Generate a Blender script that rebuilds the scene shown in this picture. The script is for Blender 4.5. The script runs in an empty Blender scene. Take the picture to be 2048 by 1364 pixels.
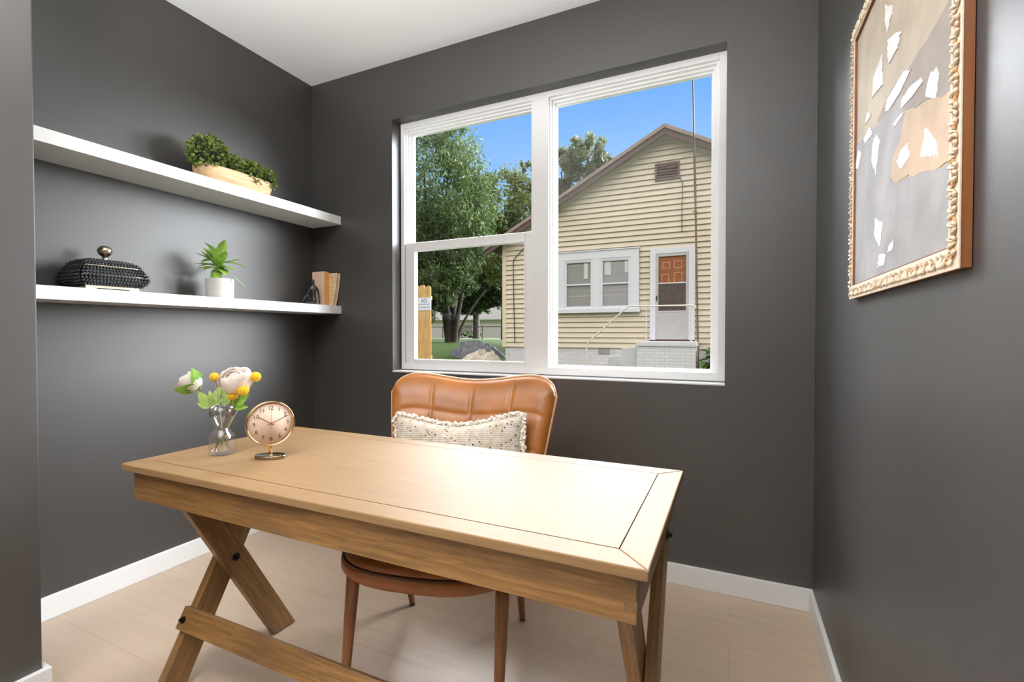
import bpy, bmesh, math, random
import numpy as np
from mathutils import Vector, Matrix, Euler
PI = math.pi
R = math.radians
random.seed(7)
C = bpy.context.scene.collection
SC = bpy.context.scene

# ------------------------------------------------------------------ materials
def new_mat(name):
    m = bpy.data.materials.new(name)
    m.use_nodes = True
    nt = m.node_tree
    b = nt.nodes['Principled BSDF']
    return m, nt, b

def N(nt, t, **kw):
    n = nt.nodes.new(t)
    for k, v in kw.items():
        if k.startswith('i_'):
            n.inputs[k[2:].replace('_', ' ')].default_value = v
        else:
            setattr(n, k, v)
    return n

def ramp(nt, stops):
    r = nt.nodes.new('ShaderNodeValToRGB')
    el = r.color_ramp.elements
    while len(el) < len(stops): el.new(0.5)
    for e, (p, c) in zip(el, stops):
        e.position = p; e.color = (*c, 1)
    return r

def set_spec(b, s):
    b.inputs['Specular IOR Level'].default_value = s

def plain(name, col, rough=.5, metal=0., spec=.5, var=.06, scale=30, bump=0., bscale=None, coat=0., sub=0., trans=0.):
    """Uniform material with a faint procedural mottling and optional fine bump."""
    m, nt, b = new_mat(name)
    tc = N(nt, 'ShaderNodeTexCoord')
    no = N(nt, 'ShaderNodeTexNoise'); no.inputs['Scale'].default_value = scale; no.inputs['Detail'].default_value = 4
    nt.links.new(tc.outputs['Object'], no.inputs['Vector'])
    lo = tuple(max(0, c * (1 - var)) for c in col); hi = tuple(min(1, c * (1 + var)) for c in col)
    r = ramp(nt, [(.3, lo), (.7, hi)])
    nt.links.new(no.outputs['Fac'], r.inputs['Fac'])
    nt.links.new(r.outputs['Color'], b.inputs['Base Color'])
    b.inputs['Roughness'].default_value = rough; b.inputs['Metallic'].default_value = metal
    set_spec(b, spec)
    if coat: b.inputs['Coat Weight'].default_value = coat; b.inputs['Coat Roughness'].default_value = .12
    if bump:
        n2 = N(nt, 'ShaderNodeTexNoise'); n2.inputs['Scale'].default_value = bscale or scale * 4
        n2.inputs['Detail'].default_value = 3
        nt.links.new(tc.outputs['Object'], n2.inputs['Vector'])
        bp = N(nt, 'ShaderNodeBump'); bp.inputs['Strength'].default_value = bump; bp.inputs['Distance'].default_value = .003
        nt.links.new(n2.outputs['Fac'], bp.inputs['Height']); nt.links.new(bp.outputs['Normal'], b.inputs['Normal'])
    return m

def wood(name, stops, axis=0, fine=42., along=2.2, rough=.45, spec=.5, blotch=.35, blotch_col=(.25, .18, .12), bscale=(3, 9, 9), coat=0., bump=.15):
    m, nt, b = new_mat(name)
    tc = N(nt, 'ShaderNodeTexCoord')
    mp = N(nt, 'ShaderNodeMapping')
    sc = [fine, fine, fine]; sc[axis] = along
    mp.inputs['Scale'].default_value = sc
    nt.links.new(tc.outputs['Object'], mp.inputs['Vector'])
    no = N(nt, 'ShaderNodeTexNoise'); no.inputs['Scale'].default_value = 3; no.inputs['Detail'].default_value = 7; no.inputs['Distortion'].default_value = .5
    no.inputs['Roughness'].default_value = .62
    nt.links.new(mp.outputs['Vector'], no.inputs['Vector'])
    r = ramp(nt, stops)
    nt.links.new(no.outputs['Fac'], r.inputs['Fac'])
    mp2 = N(nt, 'ShaderNodeMapping')
    s2 = [bscale[1]] * 3; s2[axis] = bscale[0]
    mp2.inputs['Scale'].default_value = s2
    nt.links.new(tc.outputs['Object'], mp2.inputs['Vector'])
    n2 = N(nt, 'ShaderNodeTexNoise'); n2.inputs['Scale'].default_value = 1.; n2.inputs['Detail'].default_value = 5
    nt.links.new(mp2.outputs['Vector'], n2.inputs['Vector'])
    r2 = ramp(nt, [(.46, (0, 0, 0)), (.72, (1, 1, 1))])
    nt.links.new(n2.outputs['Fac'], r2.inputs['Fac'])
    mu = N(nt, 'ShaderNodeMath', operation='MULTIPLY'); mu.inputs[1].default_value = blotch
    nt.links.new(r2.outputs['Color'], mu.inputs[0])
    mx = N(nt, 'ShaderNodeMix', data_type='RGBA')
    nt.links.new(mu.outputs[0], mx.inputs['Factor'])
    nt.links.new(r.outputs['Color'], mx.inputs[6])
    mx.inputs[7].default_value = (*blotch_col, 1)
    nt.links.new(mx.outputs[2], b.inputs['Base Color'])
    b.inputs['Roughness'].default_value = rough; set_spec(b, spec)
    if coat: b.inputs['Coat Weight'].default_value = coat; b.inputs['Coat Roughness'].default_value = .33
    if bump:
        bp = N(nt, 'ShaderNodeBump'); bp.inputs['Strength'].default_value = bump; bp.inputs['Distance'].default_value = .001
        nt.links.new(no.outputs['Fac'], bp.inputs['Height']); nt.links.new(bp.outputs['Normal'], b.inputs['Normal'])
    return m

def glass(name, refl=.06, edge=.5, tint=(1, 1, 1), rough=0.):
    m = bpy.data.materials.new(name); m.use_nodes = True
    nt = m.node_tree; nt.nodes.clear()
    out = N(nt, 'ShaderNodeOutputMaterial')
    tr = N(nt, 'ShaderNodeBsdfTransparent'); tr.inputs['Color'].default_value = (*tint, 1)
    gl = N(nt, 'ShaderNodeBsdfGlossy'); gl.inputs['Roughness'].default_value = rough
    lw = N(nt, 'ShaderNodeLayerWeight'); lw.inputs['Blend'].default_value = .5
    pw = N(nt, 'ShaderNodeMath', operation='POWER'); pw.inputs[1].default_value = 4
    nt.links.new(lw.outputs['Facing'], pw.inputs[0])
    ma = N(nt, 'ShaderNodeMath', operation='MULTIPLY_ADD'); ma.inputs[1].default_value = edge; ma.inputs[2].default_value = refl
    nt.links.new(pw.outputs[0], ma.inputs[0])
    mx = N(nt, 'ShaderNodeMixShader')
    nt.links.new(ma.outputs[0], mx.inputs[0]); nt.links.new(tr.outputs[0], mx.inputs[1]); nt.links.new(gl.outputs[0], mx.inputs[2])
    nt.links.new(mx.outputs[0], out.inputs[0])
    return m

def leafmat(name, a, b_, rough=.5, scale=2.5, trans=.35):
    m, nt, b = new_mat(name)
    tc = N(nt, 'ShaderNodeTexCoord')
    no = N(nt, 'ShaderNodeTexNoise'); no.inputs['Scale'].default_value = scale; no.inputs['Detail'].default_value = 6
    no.inputs['Roughness'].default_value = .75
    nt.links.new(tc.outputs['Object'], no.inputs['Vector'])
    r = ramp(nt, [(.36, a), (.64, b_)])
    nt.links.new(no.outputs['Fac'], r.inputs['Fac'])
    nt.links.new(r.outputs['Color'], b.inputs['Base Color'])
    b.inputs['Roughness'].default_value = rough; set_spec(b, .25)
    if trans:
        tl = N(nt, 'ShaderNodeBsdfTranslucent'); nt.links.new(r.outputs['Color'], tl.inputs['Color'])
        mx = N(nt, 'ShaderNodeMixShader'); mx.inputs[0].default_value = trans
        out = nt.nodes['Material Output']
        nt.links.new(b.outputs[0], mx.inputs[1]); nt.links.new(tl.outputs[0], mx.inputs[2]); nt.links.new(mx.outputs[0], out.inputs[0])
    return m

def floor_mat():
    m, nt, b = new_mat('floor_planks')
    tc = N(nt, 'ShaderNodeTexCoord')
    br = N(nt, 'ShaderNodeTexBrick'); br.offset = .37; br.offset_frequency = 2
    br.inputs['Color1'].default_value = (.44, .335, .245, 1); br.inputs['Color2'].default_value = (.465, .355, .262, 1)
    br.inputs['Mortar'].default_value = (.36, .26, .18, 1)
    br.inputs['Scale'].default_value = 1; br.inputs['Mortar Size'].default_value = .0012; br.inputs['Mortar Smooth'].default_value = .3
    br.inputs['Brick Width'].default_value = 1.22; br.inputs['Row Height'].default_value = .19; br.inputs['Bias'].default_value = 0
    nt.links.new(tc.outputs['Object'], br.inputs['Vector'])
    mp = N(nt, 'ShaderNodeMapping'); mp.inputs['Scale'].default_value = (1.3, 14, 1)
    nt.links.new(tc.outputs['Object'], mp.inputs['Vector'])
    no = N(nt, 'ShaderNodeTexNoise'); no.inputs['Scale'].default_value = 2.4; no.inputs['Detail'].default_value = 7; no.inputs['Distortion'].default_value = .7
    nt.links.new(mp.outputs['Vector'], no.inputs['Vector'])
    r = ramp(nt, [(.25, (.89, .86, .83)), (.55, (1, 1, 1)), (.8, (1.04, 1.03, 1.01))])
    nt.links.new(no.outputs['Fac'], r.inputs['Fac'])
    mx = N(nt, 'ShaderNodeMix', data_type='RGBA', blend_type='MULTIPLY'); mx.inputs['Factor'].default_value = .8
    nt.links.new(br.outputs['Color'], mx.inputs[6]); nt.links.new(r.outputs['Color'], mx.inputs[7])
    nt.links.new(mx.outputs[2], b.inputs['Base Color'])
    b.inputs['Roughness'].default_value = .42; set_spec(b, .8)
    bp = N(nt, 'ShaderNodeBump'); bp.inputs['Strength'].default_value = .12; bp.inputs['Distance'].default_value = .001
    nt.links.new(no.outputs['Fac'], bp.inputs['Height']); nt.links.new(bp.outputs['Normal'], b.inputs['Normal'])
    return m

def brick_mat(name, c1, c2, mortar):
    m, nt, b = new_mat(name)
    tc = N(nt, 'ShaderNodeTexCoord')
    mp = N(nt, 'ShaderNodeMapping'); mp.inputs['Rotation'].default_value = (R(90), 0, 0)
    nt.links.new(tc.outputs['Object'], mp.inputs['Vector'])
    br = N(nt, 'ShaderNodeTexBrick'); br.inputs['Scale'].default_value = 1
    br.inputs['Brick Width'].default_value = .22; br.inputs['Row Height'].default_value = .072; br.inputs['Mortar Size'].default_value = .006
    br.inputs['Color1'].default_value = (*c1, 1); br.inputs['Color2'].default_value = (*c2, 1); br.inputs['Mortar'].default_value = (*mortar, 1)
    nt.links.new(mp.outputs['Vector'], br.inputs['Vector'])
    no = N(nt, 'ShaderNodeTexNoise'); no.inputs['Scale'].default_value = 2.2; no.inputs['Detail'].default_value = 8
    nt.links.new(tc.outputs['Object'], no.inputs['Vector'])
    r = ramp(nt, [(.62, (1, 1, 1)), (.72, (.55, .53, .50))])
    nt.links.new(no.outputs['Fac'], r.inputs['Fac'])
    mx = N(nt, 'ShaderNodeMix', data_type='RGBA', blend_type='MULTIPLY'); mx.inputs['Factor'].default_value = .5
    nt.links.new(br.outputs['Color'], mx.inputs[6]); nt.links.new(r.outputs['Color'], mx.inputs[7])
    nt.links.new(mx.outputs[2], b.inputs['Base Color'])
    b.inputs['Roughness'].default_value = .8
    bp = N(nt, 'ShaderNodeBump'); bp.inputs['Strength'].default_value = .5; bp.inputs['Distance'].default_value = .01; bp.invert = True
    nt.links.new(br.outputs['Fac'], bp.inputs['Height']); nt.links.new(bp.outputs['Normal'], b.inputs['Normal'])
    return m

def knit_mat():
    m, nt, b = new_mat('speckled_knit')
    tc = N(nt, 'ShaderNodeTexCoord')
    vo = N(nt, 'ShaderNodeTexVoronoi'); vo.inputs['Scale'].default_value = 125
    nt.links.new(tc.outputs['Object'], vo.inputs['Vector'])
    sx = N(nt, 'ShaderNodeSeparateColor'); nt.links.new(vo.outputs['Color'], sx.inputs[0])
    gt = N(nt, 'ShaderNodeMath', operation='GREATER_THAN'); gt.inputs[1].default_value = .90
    nt.links.new(sx.outputs[0], gt.inputs[0])
    lt = N(nt, 'ShaderNodeMath', operation='LESS_THAN'); lt.inputs[1].default_value = .42
    nt.links.new(vo.outputs['Distance'], lt.inputs[0])
    mu = N(nt, 'ShaderNodeMath', operation='MULTIPLY'); nt.links.new(gt.outputs[0], mu.inputs[0]); nt.links.new(lt.outputs[0], mu.inputs[1])
    no = N(nt, 'ShaderNodeTexNoise'); no.inputs['Scale'].default_value = 40
    nt.links.new(tc.outputs['Object'], no.inputs['Vector'])
    r = ramp(nt, [(.35, (.66, .55, .42)), (.65, (.82, .76, .67))])
    nt.links.new(no.outputs['Fac'], r.inputs['Fac'])
    mx = N(nt, 'ShaderNodeMix', data_type='RGBA'); nt.links.new(mu.outputs[0], mx.inputs['Factor'])
    nt.links.new(r.outputs['Color'], mx.inputs[6]); mx.inputs[7].default_value = (.05, .04, .035, 1)
    nt.links.new(mx.outputs[2], b.inputs['Base Color'])
    b.inputs['Roughness'].default_value = .95; set_spec(b, .1)
    wv = N(nt, 'ShaderNodeTexWave'); wv.bands_direction = 'Z'; wv.inputs['Scale'].default_value = 40; wv.inputs['Distortion'].default_value = 2.5; wv.inputs['Detail Scale'].default_value = 30
    nt.links.new(tc.outputs['Object'], wv.inputs['Vector'])
    bp = N(nt, 'ShaderNodeBump'); bp.inputs['Strength'].default_value = .6; bp.inputs['Distance'].default_value = .004
    nt.links.new(wv.outputs['Fac'], bp.inputs['Height']); nt.links.new(bp.outputs['Normal'], b.inputs['Normal'])
    return m

def grass_mat():
    m, nt, b = new_mat('lawn_grass')
    tc = N(nt, 'ShaderNodeTexCoord')
    no = N(nt, 'ShaderNodeTexNoise'); no.inputs['Scale'].default_value = 9; no.inputs['Detail'].default_value = 9; no.inputs['Roughness'].default_value = .75
    nt.links.new(tc.outputs['Object'], no.inputs['Vector'])
    r = ramp(nt, [(.32, (.020, .038, .010)), (.5, (.045, .076, .018)), (.7, (.085, .115, .042))])
    nt.links.new(no.outputs['Fac'], r.inputs['Fac'])
    nt.links.new(r.outputs['Color'], b.inputs['Base Color']); b.inputs['Roughness'].default_value = .9; set_spec(b, .1)
    bp = N(nt, 'ShaderNodeBump'); bp.inputs['Strength'].default_value = .7; bp.inputs['Distance'].default_value = .05
    nt.links.new(no.outputs['Fac'], bp.inputs['Height']); nt.links.new(bp.outputs['Normal'], b.inputs['Normal'])
    return m

M = {}
M['wall'] = plain('dark_grey_paint', (.033, .0295, .0272), rough=.47, spec=.9, var=.03, scale=3, bump=.05, bscale=260)
M['wall'].node_tree.nodes['Principled BSDF'].inputs['IOR'].default_value = 1.5
M['ceiling'] = plain('white_ceiling_paint', (.78, .78, .77), rough=.9, var=.01, scale=3)
M['trim'] = plain('white_semi_gloss', (.80, .80, .79), rough=.35, var=.01, scale=5)
M['vinyl'] = plain('white_vinyl', (.80, .80, .80), rough=.35, var=.01, scale=6)
M['gasket'] = plain('dark_gap', (.03, .03, .03), rough=.8)
M['floor'] = floor_mat()
M['glass'] = glass('window_glass', .012, .15)
DESK = [(.27, (.095, .045, .012)), (.5, (.185, .092, .026)), (.73, (.27, .145, .045))]
TOP = [(.25, (.155, .088, .036)), (.5, (.195, .114, .048)), (.75, (.235, .143, .064))]
M['desk_x'] = wood('desk_wood_lengthwise', DESK, 0, blotch=.8, blotch_col=(.085, .043, .017), bscale=(3.5, 11, 11))
M['desk_y'] = wood('desk_wood_crosswise', DESK, 1, blotch=.45, blotch_col=(.12, .062, .026))
M['desk_z'] = wood('desk_wood_legs', DESK, 2, blotch=.7, blotch_col=(.105, .075, .040))
M['top_x'] = wood('desk_top_veneer', TOP, 0, fine=50, along=1.6, rough=.52, spec=.45, blotch=.3, blotch_col=(.17, .09, .032), coat=.0, bump=.03)
M['top_y'] = wood('desk_top_veneer_cross', TOP, 1, fine=50, along=1.6, rough=.52, spec=.45, blotch=.3, blotch_col=(.17, .09, .032), coat=.0, bump=.03)
M['dovetail'] = wood('dovetail_end_grain', [(.3, (.10, .055, .02)), (.7, (.17, .095, .035))], 1, blotch=.2)
M['groove'] = plain('groove_dark_brown', (.09, .055, .03), rough=.8)  # dark brown layer showing through the tabletop groove
M['black_metal'] = plain('black_metal', (.012, .013, .016), rough=.32, metal=.6)
M['leather'] = plain('cognac_leather', (.265, .092, .016), rough=.38, spec=.35, var=.22, scale=9, bump=.12, bscale=180)
M['leather_seat'] = plain('cognac_leather_seat', (.27, .092, .019), rough=.42, spec=.5, var=.2, scale=9, bump=.12, bscale=180)
M['piping'] = plain('tan_piping', (.50, .27, .13), rough=.4)
M['seam'] = plain('seam_thread', (.06, .022, .008), rough=.7)
M['chair_leg'] = wood('walnut_stained_leg', [(.3, (.17, .065, .02)), (.7, (.28, .115, .04))], 2, blotch=.2, rough=.35)
M['knit'] = knit_mat()
M['fringe'] = plain('cream_wool', (.86, .80, .70), rough=.95, spec=.1, var=.08, scale=60)
M['vase'] = glass('clear_vase_glass', .10, .75, tint=(.97, .98, .98), rough=.02)
M['brass'] = plain('polished_brass', (.83, .56, .27), rough=.14, metal=1., var=.03)
M['brass_dark'] = plain('bronze_base', (.42, .33, .24), rough=.12, metal=1., var=.03)
M['dial'] = plain('blush_dial', (.80, .60, .46), rough=.6, var=.015)
M['ink'] = plain('dark_brown_ink', (.035, .018, .012), rough=.5)
M['hand_thin'] = plain('copper_hand', (.30, .12, .07), rough=.4, metal=.5)
M['petal'] = leafmat('blush_petal', (.95, .86, .79), (.98, .93, .88), rough=.7, scale=30, trans=.4)
M['billy'] = plain('yellow_bloom', (.88, .58, .04), rough=.8, var=.12, scale=160)
M['leaf_l'] = leafmat('light_leaf', (.28, .41, .09), (.45, .57, .20), scale=30, trans=.3)
M['leaf_d'] = leafmat('mid_leaf', (.14, .31, .03), (.27, .46, .08), scale=30, trans=.3)
M['stem'] = plain('brown_stem', (.17, .10, .045), rough=.7, var=.25, scale=80)
M['stem_g'] = plain('pale_green_stem', (.45, .42, .25), rough=.6, var=.15, scale=80)
M['beads'] = plain('black_beads', (.011, .011, .013), rough=.28, spec=.6)
M['gold_trim'] = plain('champagne_trim', (.66, .55, .36), rough=.35, metal=.85)
M['knob'] = plain('aged_brass_knob', (.52, .43, .29), rough=.25, metal=1., var=.15, scale=60)
M['bronze_filigree'] = plain('weathered_champagne', (.55, .47, .33), rough=.5, metal=.5, var=.4, scale=260)
M['pot'] = plain('grey_cement', (.52, .49, .46), rough=.85, var=.1, scale=220, bump=.1)
M['soil'] = plain('potting_soil', (.05, .035, .02), rough=.95)
M['plant'] = leafmat('potted_leaf', (.19, .37, .04), (.40, .56, .13), rough=.35, scale=25, trans=.25)
M['bowl'] = wood('pale_pine', [(.3, (.55, .33, .16)), (.5, (.68, .47, .27)), (.7, (.76, .57, .36))], 1, fine=26, along=1.2, blotch=.3, blotch_col=(.50, .24, .07), rough=.6)
M['box_leaf'] = leafmat('boxwood_leaf', (.022, .05, .010), (.24, .31, .05), rough=.4, scale=45, trans=.15)
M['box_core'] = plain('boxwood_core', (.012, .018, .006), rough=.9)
M['book_cover'] = plain('peach_cover', (.82, .58, .42), rough=.6, var=.05)
M['book_spine'] = plain('amber_spine', (.64, .31, .07), rough=.6, var=.06)
M['book_b'] = plain('sand_cover', (.74, .54, .33), rough=.6, var=.08)
M['book_ink'] = plain('brown_lettering', (.22, .10, .025), rough=.6)
M['paper'] = plain('paper_edges', (.80, .62, .44), rough=.8)
M['figure'] = plain('blackened_bronze', (.022, .02, .019), rough=.38, spec=.5, metal=.2)
M['pic_wood'] = wood('orange_brown_pine', [(.3, (.11, .034, .007)), (.7, (.21, .072, .016))], 2, fine=26, along=1., blotch=.35, blotch_col=(.06, .02, .008))
M['frame_cream'] = plain('washed_cream_carving', (.66, .55, .42), rough=.6, var=.1, scale=60)
M['frame_gilt'] = plain('rubbed_brown_gilt', (.38, .20, .065), rough=.5, var=.35, scale=90)
M['rabbet'] = plain('dark_rabbet', (.16, .05, .02), rough=.6, var=.3)
M['p_tan'] = plain('paint_tan', (.40, .335, .255), rough=.7, var=.2, scale=9, bump=.25, bscale=60)
M['p_grey'] = plain('paint_blue_grey', (.285, .275, .275), rough=.7, var=.2, scale=9, bump=.25, bscale=60)
M['p_taupe'] = plain('paint_taupe', (.255, .215, .185), rough=.7, var=.2, scale=9, bump=.25, bscale=60)
M['p_peach'] = plain('paint_peach', (.47, .34, .235), rough=.7, var=.2, scale=9, bump=.25, bscale=60)
M['p_white'] = plain('paint_white', (.74, .73, .74), rough=.7, var=.12, scale=30, bump=.3, bscale=90)
# exterior
M['siding'] = plain('cream_siding', (.62, .545, .415), rough=.6, var=.035, scale=2.5)
M['siding_trim'] = plain('cream_corner_board', (.66, .58, .43), rough=.6, var=.03)
M['ext_white'] = plain('white_exterior_paint', (.66, .66, .71), rough=.55, var=.04)
M['fascia'] = plain('brown_fascia', (.105, .062, .052), rough=.6, var=.12, scale=8)
M['fascia_l'] = plain('weathered_roof_edge', (.27, .21, .18), rough=.7, var=.15, scale=12)
M['shingle'] = plain('grey_brown_shingle', (.10, .085, .08), rough=.9, var=.3, scale=12)
M['vent_dark'] = plain('vent_void', (.016, .010, .008), rough=.9)
M['vent_brown'] = plain('vent_louvre_brown', (.14, .08, .06), rough=.6)
M['blind'] = plain('grey_blind', (.30, .30, .285), rough=.6, var=.05)
M['blind_r'] = plain('pale_blind', (.36, .36, .37), rough=.6, var=.05)
M['curtain'] = plain('sheer_white_curtain', (.62, .62, .60), rough=.8)
M['storm'] = plain('grey_storm_door', (.46, .44, .45), rough=.5, var=.05, scale=6)
M['door_wood'] = plain('orange_wood_door', (.30, .085, .012), rough=.45, var=.15, scale=6)
M['door_line'] = plain('door_panel_bead', (.55, .32, .20), rough=.5)
M['door_dark'] = plain('dark_reflecting_glass', (.085, .06, .05), rough=.3, var=.25, scale=9)  # storm door glass with its dark reflection put into the colour
M['pane_ext'] = glass('exterior_glass', .015, .3)
M['brick'] = brick_mat('painted_white_brick', (.60, .60, .62), (.66, .65, .67), (.50, .50, .51))
M['concrete'] = plain('painted_concrete', (.52, .52, .53), rough=.85, var=.1, scale=4)
M['rail'] = plain('white_painted_pipe', (.68, .64, .58), rough=.5, var=.1)
M['rust'] = plain('rusty_pipe', (.20, .115, .065), rough=.7, var=.4, scale=14)
M['steel'] = plain('grey_steel_pipe', (.028, .03, .036), rough=.6)
M['cable'] = plain('black_cable', (.04, .038, .036), rough=.6)
M['grass'] = grass_mat()
M['bark'] = plain('dark_bark', (.05, .04, .032), rough=.9, var=.4, scale=9, bump=.4)
M['tree_a'] = leafmat('willow_leaf', (.028, .055, .014), (.125, .175, .060), scale=1.6)
M['tree_b'] = leafmat('yellow_green_leaf', (.055, .085, .018), (.165, .19, .06), scale=1.4)
M['tree_c'] = leafmat('olive_leaf', (.055, .075, .03), (.16, .175, .085), scale=1.4)
M['tree_d'] = leafmat('deep_green_leaf', (.014, .028, .008), (.062, .092, .032), scale=1.2)
M['ivy'] = leafmat('broad_leaf', (.05, .14, .025), (.20, .34, .09), rough=.4, scale=6)
M['fence'] = wood('new_pine_fence', [(.3, (.50, .28, .095)), (.55, (.62, .38, .15)), (.75, (.69, .46, .21))], 2, fine=10, along=.6, blotch=.3, blotch_col=(.36, .17, .05), rough=.7)
M['sign'] = plain('white_sign_board', (.74, .77, .84), rough=.5, var=.02)
M['sign_blue'] = plain('blue_sign_print', (.06, .11, .38), rough=.5)
M['sign_grey'] = plain('grey_blue_print', (.16, .24, .42), rough=.5)
M['sign_red'] = plain('red_sign_print', (.55, .10, .12), rough=.5)
M['tarp'] = plain('grey_plastic_tarp', (.075, .075, .085), rough=.42, var=.3, scale=5)
M['cloth'] = plain('cream_drop_cloth', (.44, .39, .31), rough=.9, var=.22, scale=7)
M['far_wall'] = brick_mat('far_white_brick', (.68, .64, .62), (.73, .69, .67), (.55, .52, .50))

# ------------------------------------------------------------------ mesh builder
MATRIX = {}
def wm(o):
    return MATRIX.get(o.name, Matrix.Identity(4))

class MB:
    def __init__(s):
        s.v = []; s.f = []; s.mi = []; s.sm = []; s.cur = 0; s.smooth = False
    def m(s, i): s.cur = i; return s
    def add(s, vs, fs, smooth=None):
        o = len(s.v); s.v.extend([tuple(x) for x in vs])
        sm = s.smooth if smooth is None else smooth
        for f in fs:
            s.f.append(tuple(o + i for i in f)); s.mi.append(s.cur); s.sm.append(sm)
        return s
    def box(s, x0, x1, y0, y1, z0, z1, xf=None):
        vs = [(x, y, z) for x in (x0, x1) for y in (y0, y1) for z in (z0, z1)]
        if xf is not None: vs = [xf @ Vector(v) for v in vs]
        return s.add(vs, [(0, 1, 3, 2), (4, 6, 7, 5), (0, 4, 5, 1), (2, 3, 7, 6), (0, 2, 6, 4), (1, 5, 7, 3)], False)
    def tube(s, pts, rad, seg=10, cap=True, smooth=True):
        pts = [Vector(p) for p in pts]; n = len(pts)
        if not hasattr(rad, '__len__'): rad = [rad] * n
        vs = []; ref = None
        for i, p in enumerate(pts):
            d = (pts[min(i + 1, n - 1)] - pts[max(i - 1, 0)]).normalized()
            if ref is None:
                ref = Vector((0, 0, 1)) if abs(d.z) < .9 else Vector((1, 0, 0))
            a = d.cross(ref)
            if a.length < 1e-5: a = d.orthogonal()
            a.normalize(); b = d.cross(a).normalized(); ref = a.cross(d)
            for k in range(seg):
                t = 2 * PI * k / seg
                vs.append(p + (a * math.cos(t) + b * math.sin(t)) * rad[i])
        fs = []
        for i in range(n - 1):
            for k in range(seg):
                k2 = (k + 1) % seg
                fs.append((i * seg + k, i * seg + k2, (i + 1) * seg + k2, (i + 1) * seg + k))
        s.add(vs, fs, smooth)
        if cap:
            s.add(vs[:seg], [tuple(range(seg))[::-1]], False); s.add(vs[-seg:], [tuple(range(seg))], False)
        return s
    def lathe(s, prof, seg=32, xf=None, smooth=True, closed=False, sq=None):
        xf = xf or Matrix.Identity(4); vs = []
        for r, z in prof:
            for k in range(seg):
                t = 2 * PI * k / seg; c, sn = math.cos(t), math.sin(t)
                q = 1.
                if sq:
                    q = 1 / ((abs(c) ** sq + abs(sn) ** sq) ** (1 / sq))
                vs.append(xf @ Vector((r * c * q, r * sn * q, z)))
        fs = []; n = len(prof)
        for i in range(n - 1 if not closed else n):
            for k in range(seg):
                k2 = (k + 1) % seg; j = (i + 1) % n
                fs.append((i * seg + k, i * seg + k2, j * seg + k2, j * seg + k))
        if not closed:
            fs.append(tuple(range(seg))[::-1]); fs.append(tuple((n - 1) * seg + k for k in range(seg)))
        return s.add(vs, fs, smooth)
    def sphere(s, c, r, seg=12, rings=8, xf=None, sc=(1, 1, 1)):
        c = Vector(c); vs = [c + Vector((0, 0, -r * sc[2]))]; fs = []
        for i in range(1, rings):
            ph = -PI / 2 + PI * i / rings
            for k in range(seg):
                t = 2 * PI * k / seg
                vs.append(c + Vector((r * sc[0] * math.cos(ph) * math.cos(t), r * sc[1] * math.cos(ph) * math.sin(t), r * sc[2] * math.sin(ph))))
        vs.append(c + Vector((0, 0, r * sc[2])))
        for k in range(seg): fs.append((0, 1 + (k + 1) % seg, 1 + k))
        for i in range(rings - 2):
            for k in range(seg):
                a = 1 + i * seg; b = a + seg; k2 = (k + 1) % seg
                fs.append((a + k, a + k2, b + k2, b + k))
        a = 1 + (rings - 2) * seg
        for k in range(seg): fs.append((a + k, a + (k + 1) % seg, len(vs) - 1))
        if xf is not None: vs = [xf @ v for v in vs]
        return s.add(vs, fs, True)
    def grid(s, fn, nu, nv, closed_u=False, smooth=True):
        vs = [fn(i / (nu if closed_u else nu - 1), j / (nv - 1)) for j in range(nv) for i in range(nu)]
        fs = []
        for j in range(nv - 1):
            for i in range(nu if closed_u else nu - 1):
                i2 = (i + 1) % nu
                fs.append((j * nu + i, j * nu + i2, (j + 1) * nu + i2, (j + 1) * nu + i))
        return s.add(vs, fs, smooth)
    def prism(s, poly, d, xf=None, smooth=False):
        """poly: list of 3d points; extruded by vector d"""
        d = Vector(d); a = [Vector(p) for p in poly]; b = [p + d for p in a]; n = len(a)
        vs = a + b
        if xf is not None: vs = [xf @ v for v in vs]
        fs = [tuple(range(n))[::-1], tuple(range(n, 2 * n))] + [(i, (i + 1) % n, n + (i + 1) % n, n + i) for i in range(n)]
        return s.add(vs, fs, smooth)
    def build(s, name, mats, parent=None, xf=None, local=False, bevel=0., seg=2, fixn=True):
        """Points are world coordinates unless local; xf gives the object's own frame in the same space."""
        me = bpy.data.meshes.new(name)
        pm = wm(parent) if parent is not None else Matrix.Identity(4)
        own = pm if xf is None else ((pm @ xf) if local else xf)     # world matrix of this object
        vs = s.v
        if not local:
            if parent is None and xf is None:
                own = Matrix.Identity(4)
            inv = own.inverted()
            vs = [inv @ Vector(v) for v in vs]
        me.from_pydata([tuple(v) for v in vs], [], s.f)
        if not isinstance(mats, (list, tuple)): mats = [mats]
        for mt in mats: me.materials.append(mt)
        me.polygons.foreach_set('material_index', s.mi); me.polygons.foreach_set('use_smooth', s.sm)
        if fixn:
            bm = bmesh.new(); bm.from_mesh(me); bmesh.ops.recalc_face_normals(bm, faces=bm.faces); bm.to_mesh(me); bm.free()
        me.update()
        o = bpy.data.objects.new(name, me); C.objects.link(o)
        MATRIX[o.name] = own
        if parent is not None:
            o.parent = parent; o.matrix_local = pm.inverted() @ own
        else:
            o.matrix_world = own
        if bevel:
            b = o.modifiers.new('bevel', 'BEVEL'); b.width = bevel; b.segments = seg; b.limit_method = 'ANGLE'; b.angle_limit = R(40)
        return o

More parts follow.
